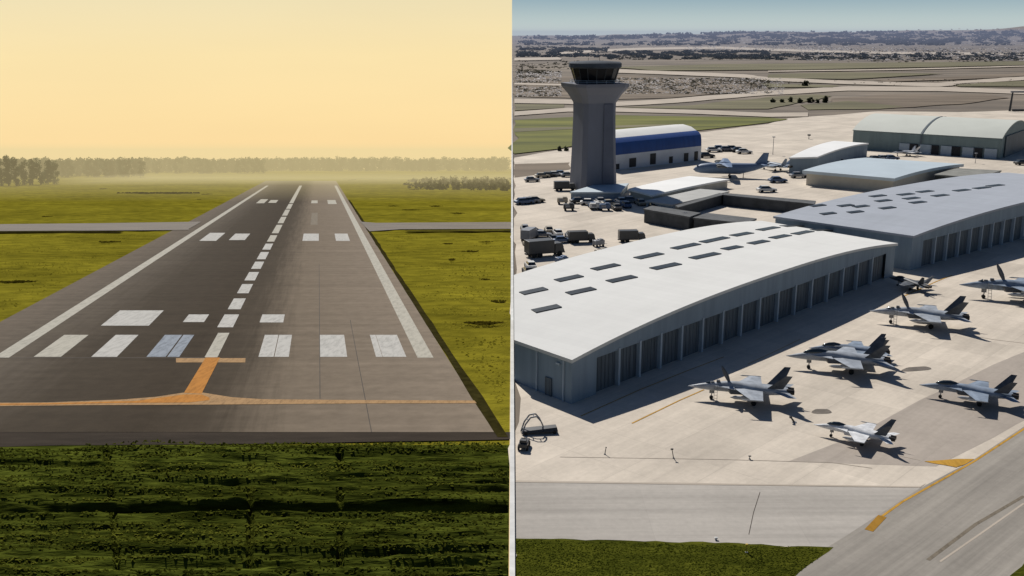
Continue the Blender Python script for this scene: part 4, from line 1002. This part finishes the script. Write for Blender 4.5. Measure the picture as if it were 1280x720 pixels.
def make_truck():
    r = empty('service_truck', (0, 0, 0), 'x', 'truck')
    b = MB(); b.box((-1.1, 0, 1.95), (5.0, 2.4, 2.3)); b.build('cargo_box', paint['dark'], r, bevel=.05)
    b = MB(); b.prism([(1.6, -1.1, .6), (3.6, -1.1, .6), (3.6, 1.1, .6), (1.6, 1.1, .6)], [(1.6, -1.05, 2.4), (3.0, -1.05, 2.4), (3.0, 1.05, 2.4), (1.6, 1.05, 2.4)]); b.build('cab', paint['grey'], r, bevel=.06)
    b = MB(); b.prism([(3.32, -.9, 1.6), (3.36, -.9, 1.6), (3.36, .9, 1.6), (3.32, .9, 1.6)], [(3.06, -.9, 2.25), (3.12, -.9, 2.25), (3.12, .9, 2.25), (3.06, .9, 2.25)]); b.build('windscreen', glass, r)
    b = MB(); b.box((-.2, 0, .65), (7.2, .9, .25)); b.build('chassis', paint['dark'], r)
    for x in (-2.6, -1.4, 2.5):
        for s_ in (-1, 1):
            b = MB(); b.bar((x, s_ * .85, .48), (x, s_ * 1.18, .48), .48, n=12); b.build('wheel', rub, r)
    return r
def make_cart():
    r = empty('ground_power_unit', (0, 0, 0), 'x', 'service cart')
    b = MB(); b.box((0, 0, .95), (2.4, 1.4, 1.0)); b.box((.5, 0, 1.55), (.9, 1.1, .25)); b.build('housing', paint['dark'], r, bevel=.05)
    b = MB(); b.bar((1.2, 0, .5), (2.3, 0, .35), .05, n=5); b.build('drawbar', steel, r)
    b = MB(); b.box((-.3, -.71, 1.0), (1.0, .03, .5)); b.build('panel', paint['grey'], r)
    for x in (-.8, .8):
        for s_ in (-1, 1):
            b = MB(); b.bar((x, s_ * .55, .25), (x, s_ * .75, .25), .25, n=10); b.build('wheel', rub, r)
    return r
protos = {'car': make_car(), 'truck': make_truck(), 'cart': make_cart()}
pu = set()
colw = dict(car=('body', 'roof'), truck=('cargo_box', 'cab'), cart=('housing',))
def put(kind, px, py, rz, colr, label, group, sc=1.0):
    pr = protos[kind]; o = pr if kind not in pu else copy_tree(pr); pu.add(kind)
    o.location = G(px, py); o.rotation_euler = (0, 0, rz); o.scale = (sc,) * 3; o['label'] = label; o['group'] = group
    for ch in o.children:
        if ch.name.split('.')[0] in colw[kind]: ch.material_slots[0].link = 'OBJECT'; ch.material_slots[0].material = paint[colr]
put('truck', 681, 320, R(22), 'dark', 'long dark box truck in front of the left vehicle cluster', 'service trucks', 1.15)
put('truck', 727, 303, R(10), 'dark', 'dark truck standing right of the left vehicle cluster', 'service trucks', .85)
put('truck', 790, 302, R(5), 'dark', 'dark truck alone just behind the white hangar roof', 'service trucks', .85)
put('truck', 662, 300, R(70), 'grey', 'grey truck at the back of the left vehicle cluster', 'service trucks', .9)
put('truck', 706, 238, R(5), 'dark', 'dark truck at the left foot of the control tower', 'service trucks', .9)
desc = {'dark': 'dark', 'grey': 'grey', 'white': 'white', 'blue': 'blue', 'sand': 'sand coloured', 'green': 'olive'}
cl = ['white', 'grey', 'dark', 'blue', 'sand']
def row(kind, pts, where, group, sc=1.0, rz=None):
    ordn = ['leftmost', 'second from the left', 'third from the left', 'fourth from the left', 'fifth from the left', 'sixth from the left', 'seventh from the left', 'eighth from the left', 'ninth from the left', 'tenth from the left', 'eleventh from the left', 'twelfth from the left']
    for i, (x, y) in enumerate(sorted(pts)):
        c = cl[(i * 3 + len(pts)) % 5]
        put(kind, x, y, (rz if rz is not None else random.choice((R(12), R(95), R(100), R(-5)))), c, f'{desc[c]} {"car" if kind == "car" else "cart"}, {ordn[i]} {where}', group, sc)
row('car', [(660, 308), (668, 292), (656, 288), (678, 296), (692, 301), (697, 294), (663, 335), (660, 342), (686, 290), (712, 297), (703, 303)], 'in the left apron-edge vehicle cluster', 'cars in the left vehicle cluster', 1.0)
row('car', [(724, 254), (737, 256), (750, 254), (763, 257), (776, 254), (789, 253), (800, 256), (782, 259), (741, 260), (815, 260), (828, 261), (770, 262)], 'of the cars before the control tower', 'cars parked at the foot of the tower', 1.15)
row('cart', [(703, 255), (711, 263), (744, 262), (756, 263)], 'of the carts on the apron below the tower', 'service carts below the tower', 1.2, R(0))
row('car', [(678, 222), (686, 221), (694, 220), (702, 219), (710, 221), (665, 227)], 'in the line left of the tower shaft', 'cars left of the tower', 1.1, R(10))
row('car', [(655, 255), (662, 254), (669, 253)], 'of the three at the left apron edge', 'cars by the left edge', 1.2, R(20))
row('car', [(892, 190), (900, 188), (908, 189), (916, 188), (924, 190), (930, 192), (883, 197)], 'in the line right of the blue hangar', 'cars beyond the blue hangar', 1.4, R(5))
row('car', [(1010, 207), (1018, 206), (1026, 206), (1034, 205), (1042, 204), (1050, 205), (1094, 201), (1104, 200), (1114, 200)], 'of the line behind the light blue roof', 'cars behind the blue roofed shed', 1.3, R(15))
row('cart', [(751, 320), (748, 308), (702, 330)], 'of the carts behind the white hangar', 'service carts behind the hangar', 1.0, R(30))
row('car', [(958, 240), (972, 228), (998, 222), (1226, 224), (1278, 206)], 'of the cars between terminal and far hangar', 'cars between the buildings', 1.3, R(8))
# airliner-like white jets by the far hangar
for i, (x, y, lb) in enumerate(((1132, 195, 'pale small jet parked in front of the far hangar'), (1215, 233, 'small dark jet by the low dark block'), (968, 213, 'blue grey jet parked just right of the transport aircraft'))):
    o = copy_tree(protoA); o.location = G(x, y); o.rotation_euler = (0, 0, R(190 - 30 * i)); o.scale = ((.75, .55, .95)[i],) * 3; o['label'] = lb; o['group'] = 'fighter jets parked on the apron'
    for ch in o.children:
        if ch.name.split('.')[0] in ('fuselage', 'wing', 'tailplane', 'fin'): ch.material_slots[0].link = 'OBJECT'; ch.material_slots[0].material = (jet_w, jet_d, jet_b)[i]
# tug and arched stand added in place of a cut-off jet, left edge
tg_ = empty('jet_substitute_tug', G(655, 560), 'dark low tug added in place of a cut-off jet, lower left apron edge', 'tug', rz=R(80))
b = MB(); b.box((0, 0, .6), (2.0, 1.0, .5)); b.box((-.5, 0, 1.0), (.5, .8, .4)); b.build('body', paint['dark'], tg_, bevel=.05)
b = MB(); b.box((.1, 0, .95), (.4, .5, .25)); b.bar((.5, 0, .9), (.3, 0, 1.2), .03, n=5); b.build('seat', rub, tg_)
for x in (-.65, .65):
    for s_ in (-1, 1): b = MB(); b.bar((x, s_ * .4, .3), (x, s_ * .58, .3), .3, n=12); b.build('wheel', rub, tg_)
ms = empty('jet_substitute_stand', G(672, 541), 'grey arched stand added in place of a cut-off jet, left edge', 'service stand', rz=R(8))
b = MB()
for y_ in (-.45, .45):
    pts = [(-1.9, 0.1), (-1.5, 1.3), (-.9, 2.1), (-.2, 2.2), (.3, 1.6), (.6, .9)]
    for p0, p1 in zip(pts[:-1], pts[1:]): b.bar((p0[0], y_, p0[1]), (p1[0], y_, p1[1]), .09, n=6)
for q in ((-1.7, .7), (-1.2, 1.75), (-.5, 2.15), (.3, 1.6)): b.bar((q[0], -.45, q[1]), (q[0], .45, q[1]), .06, n=5)
b.build('frame', paint['grey'], ms)
b = MB(); b.prism([(-1.9, -.7, .25), (2.3, -.7, .3), (2.3, .7, .3), (-1.9, .7, .25)], [(-1.7, -.6, .5), (2.2, -.5, .75), (2.2, .5, .75), (-1.7, .6, .5)]); b.build('platform', paint['dark'], ms, bevel=.04)
for x in (-1.5, 1.9):
    for s_ in (-1, 1): b = MB(); b.bar((x, s_ * .5, .22), (x, s_ * .7, .22), .22, n=10); b.build('wheel', rub, ms)
# posts and masts
def post(px, py, hpx, w, m, label, name='marker_post', lean=0, cat='post', group=None, cap=None):
    p = G(px, py); zc = (p - CAM).dot(fw); h = hpx / F * zc / math.cos(TH)
    o = empty(name, p, label, cat, group=group)
    b = MB(); b.bar((0, 0, 0), (lean * h, 0, h), w, w * .8, 8); b.build('pole', m, o)
    b = MB(); b.bar((0, 0, -.02), (0, 0, .08), w * 2.6, w * 2.2, 10); b.build('base', paint['grey'], o)
    if cap: b = MB(); b.box((lean * h, 0, h), cap); b.build('head', m, o, bevel=.02)
    return o
post(933, 691, 11, .06, mat('yellow_plastic', (.6, .42, .06), .5, .1), 'yellow marker post in the grass below the taxiway', cap=(.2, .2, .12))
post(842, 573, 12, .05, paint['dark'], 'thin dark leaning post in the middle of the front apron', lean=-.2, cap=(.3, .15, .15))
post(756, 568, 9, .05, paint['dark'], 'thin dark post on the front apron below the hangar corner', lean=.15, cap=(.15, .12, .1))
post(937, 574, 4, .05, paint['dark'], 'very short dark peg right of the leaning post', cap=(.3, .2, .08))
post(895, 675, 3, .05, paint['white'], 'tiny white marker at the lower taxiway edge', cap=(.3, .2, .1))
post(993, 528, 7, .12, paint['dark'], 'short dark chock post behind the nearest hangar row jet', lean=-.7, cap=(.3, .3, .25))
post(966, 193, 21, .12, paint['grey'], 'tall thin light mast in front of the small arched shed', 'light_mast', cat='mast', cap=(1, 1, .3))
post(1011, 174, 5, .15, paint['dark'], 'short dark mast on the open pale apron beyond the sheds', 'light_mast', cat='mast', cap=(1.2, 1, .6))
post(1219, 204, 12, .10, paint['grey'], 'thin light mast right of the light blue roof', 'light_mast', cat='mast', cap=(.8, .8, .3))
post(929, 222, 10, .12, paint['dark'], 'dark mast standing before the transport aircraft', 'light_mast', cat='mast', cap=(.8, .8, .3))
o = empty('sign_gantry', G(1262, 139), 'dark post with a flat board on top near the upper right edge', 'sign'); 
b = MB(); b.bar((0, 0, 0), (.6, 0, 11), .7, .5, 8); b.build('pole', paint['dark'], o)
b = MB(); b.box((4, 0, 11.5), (9, 1.2, 1.0)); b.build('board', paint['grey'], o)
b = MB(); b.box((5, 0, .6), (7, 1.4, 1.2)); b.build('base', paint['dark'], o)
